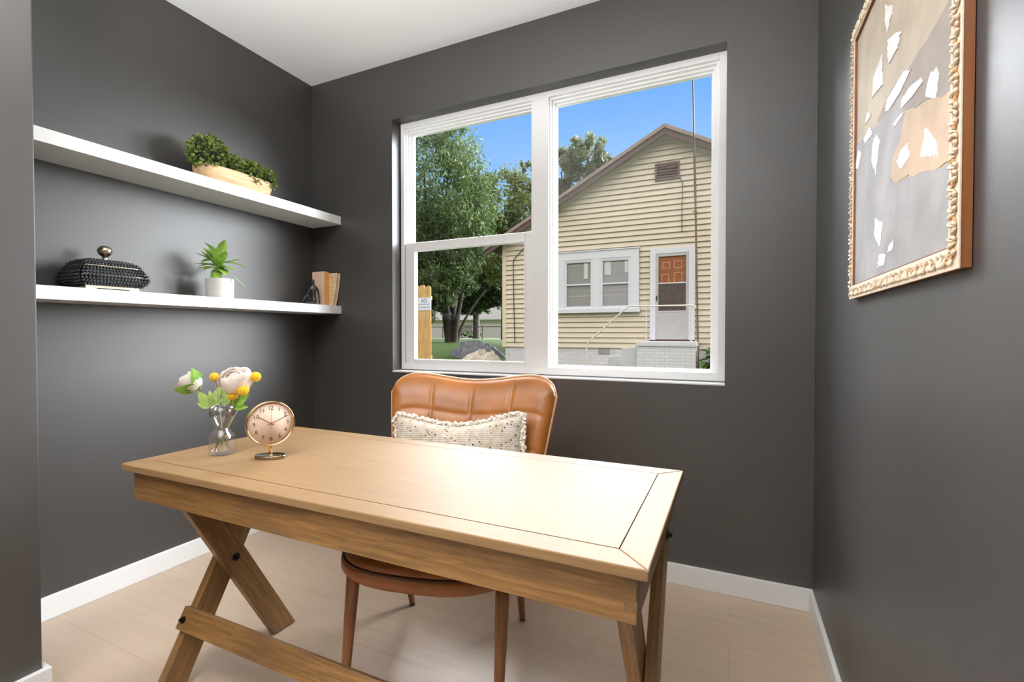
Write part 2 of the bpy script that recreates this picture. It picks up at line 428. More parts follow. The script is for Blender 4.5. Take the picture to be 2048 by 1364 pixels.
def tag(o, label, cat, group=None):
    o['label'] = label; o['category'] = cat
    if group: o['group'] = group
    return o
def thing(name, label, cat, loc=(0, 0, 0), rz=0., group=None):
    o = bpy.data.objects.new(name, None); C.objects.link(o)
    o.empty_display_size = .05
    mt = Matrix.Translation(loc) @ Matrix.Rotation(rz, 4, 'Z')
    o.matrix_world = mt; MATRIX[o.name] = mt
    return tag(o, label, cat, group)
def struct(o):
    o['kind'] = 'structure'; return o
def frame_from(p, x, z):
    """Matrix with origin p, local x and z axes as given."""
    x = Vector(x).normalized(); z = Vector(z); z = (z - x * z.dot(x)).normalized(); y = z.cross(x)
    m = Matrix((x, y, z)).transposed().to_4x4(); m.translation = p
    return m

def text_mesh(s, size, thick=.0004, align='CENTER', res=3):
    """Returns (verts, faces) of a line of lettering lying in local XY, centred."""
    cu = bpy.data.curves.new('t', 'FONT'); cu.body = s; cu.size = size; cu.align_x = align; cu.align_y = 'CENTER'; cu.extrude = thick; cu.resolution_u = res
    o = bpy.data.objects.new('t', cu); C.objects.link(o)
    dg = bpy.context.evaluated_depsgraph_get(); dg.update()
    me = bpy.data.meshes.new_from_object(o.evaluated_get(dg))
    vs = [v.co.copy() for v in me.vertices]; fs = [tuple(p.vertices) for p in me.polygons]
    bpy.data.objects.remove(o); bpy.data.curves.remove(cu); bpy.data.meshes.remove(me)
    return vs, fs

# ------------------------------------------------------------------ room shell
XL, YB, XR, H = -2.475, 2.270, .311, 2.74
WX0, WX1, WZ0, WZ1 = -1.83, -.024, .918, 2.403
BX, BY = -1.953, .72            # end of the thick wall on the left
YF = -3.0
struct(MB().box(XL - .15, XR + .15, YF, YB + .2, -.12, 0).build('floor', M['floor']))
struct(MB().box(XL - .15, XR + .15, YF, YB + .2, H, H + .12).build('ceiling', M['ceiling']))
wb = MB(); y0, y1 = YB, YB + .2
wb.box(XL - .15, WX0, y0, y1, 0, H).box(WX1, XR + .15, y0, y1, 0, H).box(WX0, WX1, y0, y1, 0, WZ0).box(WX0, WX1, y0, y1, WZ1, H)
struct(wb.build('wall_back', M['wall']))
struct(MB().box(XL - .15, XL, BY, YB, 0, H).build('wall_left', M['wall']))
struct(MB().box(XR, XR + .15, YF, YB, 0, H).build('wall_right', M['wall']))
struct(MB().box(XL - .15, BX, YF, BY, 0, H).build('wall_front_left', M['wall'], bevel=.004))
struct(MB().box(BX, XR, YF - .15, YF, 0, H).build('wall_front', M['wall']))
bb = .0925; bt = .015
struct(MB().box(XL, XR, YB - bt, YB, 0, bb).build('baseboard_back', M['trim'], bevel=.0025))
struct(MB().box(XL, XL + bt, BY, YB - bt, 0, bb).build('baseboard_left', M['trim'], bevel=.0025))
struct(MB().box(XR - bt, XR, YF, YB - bt, 0, bb).build('baseboard_right', M['trim'], bevel=.0025))
struct(MB().box(BX, BX + .02, YF, BY + .016, 0, bb).box(XL + bt, BX, BY, BY + .016, 0, bb).build('baseboard_front_left', M['trim'], bevel=.0025))
# white painted stool strip at the bottom of the opening
struct(MB().box(WX0, WX1, YB - .003, YB + .2, WZ0 - .006, WZ0 + .001).build('trim_1', M['trim']))

# window: one vinyl unit, single hung on the left, fixed pane on the right
win = bpy.data.objects.new('window_1', None); C.objects.link(win)
win.matrix_world = Matrix.Translation((-.93, YB + .1, WZ0)); MATRIX[win.name] = win.matrix_world.copy(); win['kind'] = 'structure'
def rect_frame(mb, x0, x1, z0, z1, y0, y1, l, r, b, t):
    mb.box(x0, x0 + l, y0, y1, z0, z1).box(x1 - r, x1, y0, y1, z0, z1)
    mb.box(x0 + l, x1 - r, y0, y1, z0, z0 + b).box(x0 + l, x1 - r, y0, y1, z1 - t, z1)
FY = YB + .074
fx0, fx1, fz0, fz1 = WX0 + .006, WX1 + .001, WZ0 + .007, WZ1 + .002
f = MB(); rect_frame(f, fx0, fx1, fz0, fz1, FY, FY + .10, .026, .033, .036, .030)
f.build('frame', M['vinyl'], win, bevel=.002)
MB().box(-.966, -.872, FY + .0005, FY + .10, fz0 + .036, fz1 - .030).build('mullion', M['vinyl'], win, bevel=.002)
# fixed light
f = MB()
rect_frame(f, -.872, fx1 - .033, fz0 + .036, fz1 - .030, FY + .018, FY + .09, .010, .012, .004, .010)
rect_frame(f, -.862, fx1 - .045, fz0 + .040, fz1 - .040, FY + .036, FY + .085, .010, .012, .004, .012)
rect_frame(f, -.852, fx1 - .057, fz0 + .044, fz1 - .052, FY + .052, FY + .08, .006, .008, .003, .010)
f.build('fixed_sash', M['vinyl'], win, bevel=.0015)
MB().box(-.85, fx1 - .06, FY + .062, FY + .066, fz0 + .045, fz1 - .058).build('glass_pane', M['glass'], win)
# upper sash of the hung half
f = MB()
rect_frame(f, fx0 + .026, -.966, 1.66, fz1 - .030, FY + .018, FY + .085, .009, .01, .004, .010)
rect_frame(f, fx0 + .035, -.966, 1.664, fz1 - .040, FY + .034, FY + .08, .010, .01, .006, .012)
rect_frame(f, fx0 + .045, -.966, 1.670, fz1 - .052, FY + .050, FY + .075, .010, .01, .012, .010)
f.build('upper_sash', M['vinyl'], win, bevel=.0015)
MB().box(fx0 + .05, -.96, FY + .060, FY + .064, 1.675, fz1 - .058).build('glass_pane', M['glass'], win)
# lower sash
f = MB()
rect_frame(f, fx0 + .028, -.964, fz0 + .028, 1.685, FY + .006, FY + .045, .062, .042, .030, .050)
f.build('lower_sash', M['vinyl'], win, bevel=.003)
f = MB(); rect_frame(f, fx0 + .084, -1.002, fz0 + .052, 1.640, FY + .001, FY + .03, .012, .010, .010, .008)
f.build('glazing_bead', M['vinyl'], win, bevel=.0015)
MB().box(fx0 + .085, -1.0, FY + .018, FY + .022, fz0 + .05, 1.645).build('glass_pane', M['glass'], win)
MB().box(fx0 + .0265, fx0 + .0285, FY + .0065, FY + .04, fz0 + .04, 1.683).build('track_gap', M['gasket'], win)

# ------------------------------------------------------------------ shelves
SX = XL + .243
def shelf(z1, th, label):
    o = MB().box(XL, SX, BY, YB, z1 - th, z1).build('floating_shelf', M['trim'], xf=Matrix.Translation((XL, 1.5, z1)), bevel=.0015)
    return tag(o, label, 'shelf', 'white floating shelves in the alcove')
S1, S2 = 1.875, 1.3137
shelf(S1, .0517, 'upper white floating shelf holding the wooden bowl of greenery')
shelf(S2, .0498, 'lower white floating shelf holding the black box, potted plant and books')

# ------------------------------------------------------------------ desk
DX0, DX1, DY0, DY1, DZ = -1.621, -.117, .777, 1.391, .76
desk = thing('writing_desk', 'honey brown wooden desk with crossed legs in front of the leather chair', 'desk', (-.869, 1.084, 0))
bw = .06
t = MB(); g = .0012
t.box(DX0 + bw + g, DX1 - bw - g, DY0 + bw + g, DY1 - bw - g, DZ - .02, DZ)
top = t.build('tabletop', M['top_x'], desk)
def mitre(a, b, c, d):
    return MB().prism([(a[0], a[1], DZ - .020), (b[0], b[1], DZ - .020), (c[0], c[1], DZ - .020), (d[0], d[1], DZ - .020)], (0, 0, .020))
ix0, ix1, iy0, iy1 = DX0 + bw, DX1 - bw, DY0 + bw, DY1 - bw
e = .0006
mitre((DX0, DY0), (DX1, DY0), (ix1, iy0), (ix0, iy0)).build('border_board', M['top_x'], top, bevel=.0025)
mitre((DX0, DY1), (ix0, iy1), (ix1, iy1), (DX1, DY1)).build('border_board', M['top_x'], top, bevel=.0025)
mitre((DX0, DY0 + e), (ix0, iy0 + e), (ix0, iy1 - e), (DX0, DY1 - e)).build('border_board', M['top_y'], top, bevel=.0025)
mitre((DX1, DY0 + e), (DX1, DY1 - e), (ix1, iy1 - e), (ix1, iy0 + e)).build('border_board', M['top_y'], top, bevel=.0025)
MB().box(DX0 + .03, DX1 - .03, DY0 + .03, DY1 - .03, DZ - .0195, DZ - .006).build('underlayer', M['groove'], top)
AX0, AX1, AY0, AY1, AZ0, AZ1 = -1.604, -.140, .802, 1.366, .650, .7398
MB().box(AX0, AX1, AY0, AY0 + .022, AZ0, AZ1).build('front_apron', M['desk_x'], desk, bevel=.0018)
MB().box(AX0, AX1, AY1 - .022, AY1, AZ0, AZ1).build('rear_apron', M['desk_x'], desk, bevel=.0018)
MB().box(AX0, AX0 + .022, AY0 + .022, AY1 - .022, AZ0, AZ1).build('side_apron', M['desk_y'], desk, bevel=.0018)
MB().box(AX1 - .022, AX1, AY0 + .022, AY1 - .022, AZ0, AZ1).build('side_apron', M['desk_y'], desk, bevel=.0018)
for z0, z1 in ((.671, .690), (.714, .7325)):
    MB().box(AX1 - .022, AX1 + .0006, AY0 - .0006, AY0 + .0215, z0, z1).build('dovetail', M['dovetail'], desk)
def leg(x0, x1, ya, za, yb, zb, w=.082):
    p = Vector(((x0 + x1) / 2, yb, zb)); d = Vector((0, ya - yb, za - zb)); L = d.length
    xf = frame_from(p, (1, 0, 0), d)
    sl = (d.y / d.z) * w / 2         # bottom cut level with the floor, top cut level under the apron
    hx = (x1 - x0) / 2
    a = [(-hx, -w / 2, sl), (-hx, w / 2, -sl), (-hx, w / 2, L - sl), (-hx, -w / 2, L + sl)]
    # local y may point either way; make the cut horizontal in world space
    yw = xf.to_3x3() @ Vector((0, 1, 0)); k = -yw.z / (xf.to_3x3() @ Vector((0, 0, 1))).z
    a = [(-hx, s * w / 2, b + k * s * w / 2) for s, b in ((-1, .004), (1, .004), (1, L), (-1, L))]
    mb = MB().prism(a, (x1 - x0, 0, 0))
    o = mb.build('leg', M['desk_z'], desk, xf=wm(desk).inverted() @ xf, local=True, bevel=.002)
    fb = MB().prism([(-hx + .004, s * (w / 2 - .006), b + k * s * (w / 2 - .006)) for s, b in ((-1, -.0035), (1, -.0035), (1, .004), (-1, .004))], (x1 - x0 - .008, 0, 0))
    fb.build('foot_pad', M['gasket'], o, local=True)
    return o
FT, FB = .906, 1.285   # front-top to back-bottom run
yc = 1.084
yt, yb_ = 2 * yc - FT, 2 * yc - FB
leg(-1.586, -1.556, FT, .690, FB, 0)
leg(-1.618, -1.588, yt, .690, yb_, 0)
leg(-.200, -.170, FT, .690, FB, 0)
leg(-.168, -.1415, yt, .690, yb_, 0)
# stretcher between the front lower legs
zs = .192; ysx = yb_ + zs * (yt - yb_) / .69
tilt = math.atan2(yt - yb_, .69)
xf = Matrix.Translation((0, ysx, zs)) @ Matrix.Rotation(-tilt, 4, 'X')
MBs = MB().box(-1.612, -.148, -.041 - .0245, -.0413, -.033, .033, xf=xf)
MBs.build('stretcher', M['desk_x'], desk, bevel=.0018)
def bolt(p, d, r=.011, parent=desk):
    d = Vector(d).normalized(); p = Vector(p)
    MB().tube([p, p + d * .003], r * 1.15, 18).tube([p + d * .003, p + d * .009], r * .72, 6, smooth=False).tube([p + d * .009, p + d * .014], r * .4, 10).build('bolt', M['black_metal'], parent)
bolt((-1.556, yc, .345 + .02), (1, 0, 0))
bolt(xf @ Vector((-1.592, -.0655, -.004)), xf.to_3x3() @ Vector((0, -1, 0)), .009)
bolt((-.1415, yc, .345), (1, 0, 0))
bolt((-.1415, 1.215, .645), (1, 0, 0), .012)
bolt((-.1415, yb_ + .13, .21), (1, 0, 0), .011)
bolt((-.20, yb_ + .09, .16), (-1, 0, 0), .010)

# ------------------------------------------------------------------ chair (local: x to the chair's width, -y its front)
CR = R(12)
chair = thing('accent_chair', 'cognac leather chair with quilted back pushed under the desk by the window', 'chair', (-.905, 1.392, 0), CR)
def seat_outline(grow=0., n=64):
    pts = []
    for k in range(n):
        t = 2 * PI * k / n; c, s = math.cos(t), math.sin(t)
        e = 3.2
        x = .305 * (abs(c) ** (2 / e)) * (1 if c > 0 else -1); y = .285 * (abs(s) ** (2 / e)) * (1 if s > 0 else -1)
        if y > 0: x *= 1 - .12 * (y / .285)
        if y < 0: y -= .022 * max(0, 1 - (x / .285) ** 2)
        pts.append((x * (1 + grow / .285), y * (1 + grow / .285) - .0))
    return pts
def stack(prof, mat, name, parent, mb=None):
    mb = mb or MB(); n = 64; vs = []; fs = []
    for gr, z in prof:
        vs += [(x, y, z) for x, y in seat_outline(gr, n)]
    for i in range(len(prof) - 1):
        for k in range(n):
            fs.append((i * n + k, i * n + (k + 1) % n, (i + 1) * n + (k + 1) % n, (i + 1) * n + k))
    fs.append(tuple(range(n))[::-1]); fs.append(tuple((len(prof) - 1) * n + k for k in range(n)))
    mb.add(vs, fs, True)
    return mb.build(name, mat, parent, local=True)
stack([(-.05, .385), (-.008, .392), (0, .405), (.0, .425), (-.006, .436)], M['leather_seat'], 'seat_base', chair)
MB().tube([(x, y, .437) for x, y in seat_outline(-.006)] + [(*seat_outline(-.006)[0], .437)], .0035, 6, cap=False).build('seat_seam', M['seam'], chair, local=True)
stack([(-.010, .437), (-.008, .447), (-.022, .458), (-.06, .466), (-.12, .471), (-.2, .473)], M['leather_seat'], 'seat_cushion', chair)
for sx, y0, y1, fx in ((-1, -.20, -.265, .225), (1, -.20, -.265, .262), (-1, .17, .288, .250), (1, .17, .288, .222)):
    a = Vector((sx * ((.145 if sx < 0 else .185) if y0 < 0 else .19), y0, .40)); b = Vector((sx * fx, y1, .003))
    xf = frame_from(b, (1, 0, 0), a - b); L = (a - b).length
    lo = MB().lathe([(.011, 0), (.012, .01), (.021, L * .85), (.021, L)], 20).build('leg', M['chair_leg'], chair, xf=xf, local=True)
    MB().tube([(0, 0, -.0025), (0, 0, .006)], .0115, 16).build('foot_cap', M['black_metal'], lo, local=True)
# backrest: quilted padded shell, flared at the top and dipping in the middle
def back_pt(s, t, off):
    w = .266 + .084 * (t ** .8)
    dip = .030 * (1 + math.cos(PI * s * 1.15)) / 2 if abs(s) < .87 else 0.
    ztop = .888 + .081 * max(0., 1 - abs(s) ** 8.) ** .5 - dip
    z0 = .44 + .02 * s * s
    z = z0 + (ztop - z0) * t
    x = s * w
    y = .215 + .185 * ((z - .44) / .52) ** 1.15 - .05 * s * s * (0.4 + .6 * t)
    return Vector((x, y - off, z))
def back_front(u, v):
    s = -1 + 2 * u; t = v
    q = 1.
    for c in (-.5, 0, .5): q = min(q, abs(s - c) / .045)
    for c in (.22, .48, .74): q = min(q, abs(t - c) / .035)
    q = max(0, min(1, q)) ** .5
    edge = min(1, (1 - abs(s)) / .16, (1 - t) / .16 if t > .5 else 1)
    edge = max(0, edge); edge = (1 - (1 - edge) ** 2) ** .5
    return back_pt(s, t, .012 + edge * .034 + .006 * q * edge)
def back_rear(u, v):
    s = 1 - 2 * u; t = v
    edge = max(0, min(1, (1 - abs(s)) / .1, (1 - t) / .09)) ** .5
    return back_pt(s, t, -.004 - edge * .02)
mb = MB().grid(back_front, 97, 73); mb.grid(back_rear, 49, 37)
# close the rim
rim = [(-1, k / 36) for k in range(37)] + [(-1 + 2 * k / 48, 1) for k in range(1, 49)] + [(1, 1 - k / 36) for k in range(1, 37)]
mb.grid(lambda u, v: back_pt(*rim[round(u * (len(rim) - 1))], .012 - .016 * v), len(rim), 2)
mb.build('backrest', M['leather'], chair, local=True)
MB().tube([back_pt(s * 1.006, min(t, 1.0), .004) + Vector((0, 0, .002)) for s, t in rim], .0058, 8).build('piping', M['piping'], chair, local=True)

# ------------------------------------------------------------------ pillow leaning on the backrest
PW, PH = .262, .180
PT = R(17)
pxf = wm(chair) @ Matrix.Translation((-.004, .150, .480 + PH * math.cos(PT))) @ Matrix.Rotation(-PT, 4, 'X') @ Matrix.Rotation(R(-2.5), 4, 'Y')
pil = bpy.data.objects.new('throw_pillow', None); C.objects.link(pil); pil.empty_display_size = .05
pil.matrix_world = pxf; MATRIX[pil.name] = pxf
tag(pil, 'cream speckled knit lumbar pillow with shaggy edges on the leather chair', 'pillow')
def pil_xy(u, v):
    """u,v in [-1,1] -> outline position with pulled-out corners and a sagging top edge."""
    x = u * PW * (1 - .05 * (1 - v * v)); z = v * PH * (1 - .10 * (1 - u * u))
    if v > 0: z -= v * .026 * (1 + math.cos(PI * u)) / 2
    x += -.008 * v * (1 if u > 0 else .3) * abs(u)
    return x, z
def pil_pt(u, v, sgn):
    x, z = pil_xy(u, v)
    th = .062 * max(0, (1 - u ** 4)) ** .55 * max(0, (1 - v ** 4)) ** .55
    th += .006 * math.sin(5 * u + 2 * v) * (1 - u * u) * (1 - v * v)
    if v > .45: th *= 1 - .35 * ((v - .45) / .55) * math.exp(-((u + .02) / .14) ** 2)
    return Vector((x, -sgn * th, z))
mb = MB().grid(lambda a, b: pil_pt(2 * a - 1, 2 * b - 1, 1), 61, 41)
mb.grid(lambda a, b: pil_pt(1 - 2 * a, 2 * b - 1, -1), 61, 41)
mb.build('cover', M['knit'], pil, local=True)
rng = random.Random(3)
fr = MB(); edge = []
for k in range(90): edge.append((-1 + 2 * k / 90, 1, 0, 1))
for k in range(52): edge.append((1, 1 - 2 * k / 52, 1, 0))
for k in range(90): edge.append((1 - 2 * k / 90, -1, 0, -1))
for k in range(52): edge.append((-1, -1 + 2 * k / 52, -1, 0))
for u, v, nx, nz in edge:
    x, z = pil_xy(u, v)
    for j in range(3):
        r = rng.uniform(.0042, .0072)
        o = rng.uniform(-.002, .012)
        fr.sphere((x + nx * o + rng.uniform(-.003, .003), rng.uniform(-.009, .009) , z + nz * o + rng.uniform(-.003, .003)), r, 7, 5)
fr.build('fringe', M['fringe'], pil, local=True, fixn=False)

# ------------------------------------------------------------------ vase and flowers
VX, VY = -1.455, .972
vase_o = [(.034, 0), (.041, .004), (.0445, .018), (.0448, .044), (.0425, .058), (.031, .073), (.0245, .081), (.025, .087), (.036, .104), (.040, .116), (.0405, .130), (.0395, .147)]
vase_i = [(.0375, .147), (.038, .130), (.0375, .117), (.034, .106), (.0225, .088), (.0222, .080), (.028, .070), (.039, .057), (.0418, .043), (.0412, .018), (.037, .008), (.020, .006)]
v = MB().lathe([(r * .80, z * 1.02) for r, z in vase_o + vase_i], 48, Matrix.Translation((VX, VY, DZ + .0005)) @ Matrix.Rotation(R(18), 4, 'Z'), sq=2.7)
tag(v.build('vase', M['vase'], xf=Matrix.Translation((VX, VY, DZ + .0005))), 'small clear glass hourglass vase holding flowers on the desk', 'vase')

def peony(mb, c, ax, r, rng):
    """globe of broad rounded petals, each a patch of a sphere that opens a little at its rim"""
    ax = Vector(ax).normalized(); c = Vector(c)
    t0 = ax.orthogonal().normalized(); t1 = ax.cross(t0)
    for n, rr, half, th0, th1, flare in ((5, 1.0, .78, 2.75, 1.12, .10), (5, .93, .74, 2.75, .80, .06), (5, .82, .72, 2.7, .55, .03), (4, .66, .75, 2.6, .35, 0), (3, .45, .9, 2.4, .15, 0)):
        ph0 = rng.uniform(0, 6)
        for k in range(n):
            a0 = ph0 + 2 * PI * (k + rng.uniform(-.12, .12)) / n
            top = th1 + rng.uniform(-.12, .12); q = r * rr * rng.uniform(.95, 1.05); wob = rng.uniform(0, 6)
            def fn(u, v):
                s_ = 2 * u - 1
                wd = half * (1.25 if n > 3 else 1.4) * (1 - max(0, (v - .72) / .28) ** 2.2 * .45)
                th = th0 + (top + .22 * s_ * s_ - th0) * v          # polar angle from the bloom's axis
                az = a0 + s_ * wd
                rad = q * (1 + flare * v ** 4 * 1.5 + .035 * math.sin(7 * u + wob) * v * v + .03 * s_ * (1 if k % 2 else -1))
                return c + (ax * math.cos(th) + (t0 * math.cos(az) + t1 * math.sin(az)) * math.sin(th)) * rad
            mb.grid(fn, 11, 11)
    mb.sphere(c, r * .62, 16, 10)
def leaf_blade(mb, p, d, L, w, up=(0, 0, 1), droop=.25, n=9, fold=.25):
    d = Vector(d).normalized(); up = Vector(up); side = d.cross(up)
    if side.length < 1e-4: side = d.orthogonal()
    side.normalize(); nn = side.cross(d).normalized()
    def fn(u, v):
        s = (u - .5) * 2
        wv = w * (math.sin(PI * min(1, v ** .8)) ** .8) if 0 < v < 1 else 0.0
        return Vector(p) + d * L * v - nn * droop * L * v * v + side * s * wv / 2 + nn * abs(s) * fold * wv / 2
    mb.grid(fn, 5, n)
def bez(a, b, c, n=9):
    a, b, c = Vector(a), Vector(b), Vector(c)
    return [a * (1 - t) ** 2 + b * 2 * t * (1 - t) + c * t * t for t in (i / (n - 1) for i in range(n))]
rng = random.Random(11)
VZ = DZ
# view-facing directions used only to lay the bouquet out around the vase
rt = Vector((.908, .419, 0)); bk = Vector((-.419, .908, 0))
V0 = Vector((VX, VY, VZ))
def at(r_, z_, b_=0.): return V0 + rt * r_ + bk * b_ + Vector((0, 0, z_))
def flower_root(name, label, cat, base, group): return thing(name, label, cat, base, 0, group)
# drooping peony on the left
def peony_stem(head, axis, r, foot, mid, label, leaves, sep=2.0):
    t = flower_root('peony', label, 'flower', foot, 'white peonies in the glass vase')
    ax = Vector(axis).normalized(); hd = Vector(head)
    MB().tube(bez(foot, mid, hd - ax * r * .8), .0017, 8).build('stem', M['stem'], t)
    mb = MB(); peony(mb, hd, ax, r, rng); mb.build('bloom', M['petal'], t, fixn=False)
    sp = MB(); b0 = hd - ax * r * 1.03
    t0 = ax.orthogonal().normalized(); t1 = ax.cross(t0)
    for k in range(4):
        a = 2 * PI * k / 4 + .5; out = t0 * math.cos(a) + t1 * math.sin(a)
        leaf_blade(sp, b0, out * 1.0 + ax * .32, r * sep, r * sep * .7, up=ax, droop=-.42)
    sp.build('sepal', M['leaf_d'], t, fixn=False)
    for p, d, L, w, mk in leaves:
        lf = MB()
        dv = rt * d[0] + Vector((0, 0, d[1])) + bk * d[2]
        sd = dv.normalized().cross(Vector((-.419, .908, 0))).normalized()
        for j, (ang, k) in enumerate(((0, 1), (.62, .72), (-.62, .72))):
            dd = (dv.normalized() * math.cos(ang) + sd * math.sin(ang))
            leaf_blade(lf, p, dd, L * k, w * k, up=-bk + Vector((0, 0, .2)), droop=.12, fold=.18)
        lf.build('leaf', M[mk], t, fixn=False)
peony_stem(at(-.100, .226), (-.80 * rt + Vector((0, 0, .55)) - .15 * bk), .034, at(.022, .012, .005), at(-.02, .13),
           'drooping white peony leaning out to the left of the vase',
           [(at(-.035, .150), (-.62, .75, -.1), .062, .030, 'leaf_l'), (at(-.030, .155), (.35, .9, 0), .066, .026, 'leaf_l')])
peony_stem(at(.048, .232, -.005), (.10 * rt + Vector((0, 0, .80)) - .62 * bk), .043, at(-.026, .012), at(.018, .11),
           'large open white peony highest in the vase, beside the yellow blooms',
           [(at(.042, .150, -.012), (.8, .62, -.2), .068, .026, 'leaf_d'), (at(.020, .158), (-.5, .75, .2), .055, .020, 'leaf_l')], 1.15)
def billy(head, r, foot, mid, label, mk='stem_g'):
    t = flower_root('billy_button', label, 'flower', foot, 'yellow billy buttons in the glass vase')
    hd = Vector(head)
    MB().tube(bez(foot, mid, hd), .0016, 8).build('stem', M[mk], t)
    mb = MB().sphere(hd, r * .88, 16, 10)
    n = 110; ga = PI * (3 - 5 ** .5)
    for i in range(n):
        z = 1 - 2 * (i + .5) / n; q = (1 - z * z) ** .5
        mb.sphere(hd + Vector((math.cos(ga * i) * q, math.sin(ga * i) * q, z)) * r * .92, r * .13, 5, 4)
    mb.build('bloom', M['billy'], t, fixn=False)
billy(at(-.004, .246, -.03), .0135, at(-.004, .012, .01), at(.0, .13, .0), 'yellow ball bloom at the left edge of the large peony')
billy(at(.107, .244, .0), .0155, at(-.020, .012, -.012), at(.03, .10), 'yellow ball bloom highest at the right of the large peony')
billy(at(.080, .205, -.025), .0175, at(-.012, .012, -.02), at(.015, .10, -.01), 'yellow ball bloom just under the right side of the large peony', 'stem')
billy(at(.047, .188, -.02), .0150, at(.004, .030, -.01), at(.012, .10, -.01), 'lowest yellow ball bloom, nearest the vase rim', 'stem')

# ------------------------------------------------------------------ clock
CX, CY = -1.263, .996
caz = R(-27)
clock = thing('desk_clock', 'round brass desk clock with blush dial beside the vase', 'clock', (CX, CY, DZ), 0)
nrm = Vector((math.cos(caz), math.sin(caz), .07)).normalized()
cc = Vector((CX, CY, DZ + .1075)); cr = .0675
rightv = Vector((-math.sin(caz), math.cos(caz), 0))      # viewer's right when facing the dial
upv = nrm.cross(rightv).normalized()
cm = Matrix((rightv, upv, nrm)).transposed().to_4x4(); cm.translation = cc
ck = MB().lathe([(.040, -.040), (.058, -.038), (.0655, -.030), (cr, -.022), (cr, .0), (.0665, .002), (.0640, .002), (.0635, -.003)], 64, cm)
case = ck.build('case', M['brass'], clock)
MB().lathe([(.0636, -.0045), (.0636, -.0020)], 64, cm).build('dial', M['dial'], clock)
num = MB()
for h in range(1, 13):
    a = PI / 2 - h * PI / 6
    vs, fs = text_mesh(str(h), .0165, .0002)
    off = cm @ Matrix.Translation((.0465 * math.cos(a), .0465 * math.sin(a), -.0017))
    num.add([off @ p for p in vs], fs, False)
for k in range(60):
    a = k * PI / 30; r0, r1 = ((.0568, .0600) if k % 5 == 0 else (.0585, .0595)); wd = .00055 if k % 5 == 0 else .00035
    tm = cm @ Matrix.Rotation(a, 4, 'Z')
    num.box(r0, r1, -wd, wd, -.0019, -.0015, xf=tm)
num.build('numerals', M['ink'], clock)
def hand(name, ang, L, w, tail, z, mat):
    tm = cm @ Matrix.Rotation(ang, 4, 'Z')
    MB().box(-tail, L, -w, w, z, z + .0005, xf=tm).build(name, mat, clock)
hand('hour_hand', R(90 - 304), .040, .0009, .010, -.0012, M['ink'])
hand('minute_hand', R(90 - 67), .054, .0008, .011, -.0006, M['ink'])
hand('second_hand', R(90 - 1), .050, .0003, .014, .0000, M['hand_thin'])
MB().tube([cm @ Vector((0, 0, -.0019)), cm @ Vector((0, 0, .0012))], .0024, 14).build('hub', M['hand_thin'], clock)
pm = Matrix.Translation((CX, CY, DZ))
foot = cc - nrm * .016
MB().lathe([(.0085, .041), (.0072, .036), (.0055, .031), (.0050, .014), (.0068, .010), (.0075, .0075)], 24, Matrix.Translation((foot.x, foot.y, DZ))).build('post', M['brass'], clock)
bm_ = Matrix.Translation((foot.x, foot.y, DZ)) @ Matrix.Rotation(math.atan2(.419, .908), 4, 'Z') @ Matrix.Diagonal((1.0, .62, 1, 1))
MB().lathe([(.0445, 0.0002), (.0460, .0014), (.0460, .0085), (.0445, .0100), (.010, .0104)], 48, bm_).build('base', M['brass_dark'], clock)

# ------------------------------------------------------------------ beaded box on lower shelf
bx = thing('lidded_box', 'black beaded lidded box with brass ball knob on the lower shelf', 'box', (-2.375, 1.090, S2))
bxc, byc = -2.375, 1.092
def sqprof(prof, hx, hy, mat, name, n=48, e=7., parent=bx):
    """stack of rounded rectangles: prof = (grow, z)"""
    mb = MB(); vs = []; fs = []
    for gr, z in prof:
        for k in range(n):
            t = 2 * PI * (k + .5) / n; c, s_ = math.cos(t), math.sin(t)
            q = (abs(c) ** e + abs(s_) ** e) ** (-1 / e)
            vs.append((bxc + c * q * (hx + gr), byc + s_ * q * (hy + gr), z))
    for i in range(len(prof) - 1):
        for k in range(n): fs.append((i * n + k, i * n + (k + 1) % n, (i + 1) * n + (k + 1) % n, (i + 1) * n + k))
    fs.append(tuple(range(n))[::-1]); fs.append(tuple((len(prof) - 1) * n + k for k in range(n)))
    mb.add(vs, fs, True)
    return mb
HX, HY = .070, .106
body_prof = [(-.018, 0.017), (-.002, .024), (.010, .034), (.0165, .046), (.0175, .058), (.013, .074), (.005, .088), (-.002, .098)]
mb = sqprof([(g_, S2 + z) for g_, z in body_prof], HX, HY, None, '')
def prof_at(tt):
    i = min(int(tt * (len(body_prof) - 1)), len(body_prof) - 2); f_ = tt * (len(body_prof) - 1) - i
    a, b = body_prof[i], body_prof[i + 1]
    return a[0] + (b[0] - a[0]) * f_, a[1] + (b[1] - a[1]) * f_
br_ = .0056
for row in range(8):
    g_, z = prof_at((row + .35) / 7.7)
    for side, cnt in (('x', 20), ('-x', 20), ('y', 13), ('-y', 13)):
        for k in range(cnt):
            u = -1 + 2 * (k + .5) / cnt
            if side[-1] == 'x':
                p = (bxc + (1 if side == 'x' else -1) * (HX + g_), byc + u * (HY + g_) * .985, S2 + z)
            else:
                p = (bxc + u * (HX + g_) * .985, byc + (1 if side == 'y' else -1) * (HY + g_), S2 + z)
            mb.sphere(p, br_, 7, 5)
mb.build('body', M['beads'], bx, fixn=False)
mb = sqprof([(-.0035, S2 + .0985), (.0005, S2 + .0995), (.0005, S2 + .1015), (-.0035, S2 + .1025)], HX, HY, None, '')
mb.build('rim', M['gold_trim'], bx, bevel=0)
lid_prof = [(-.003, .1025), (-.010, .112), (-.024, .121), (-.045, .127), (-.062, .129)]
mb = sqprof([(g_, S2 + z) for g_, z in lid_prof], HX, HY, None, '')
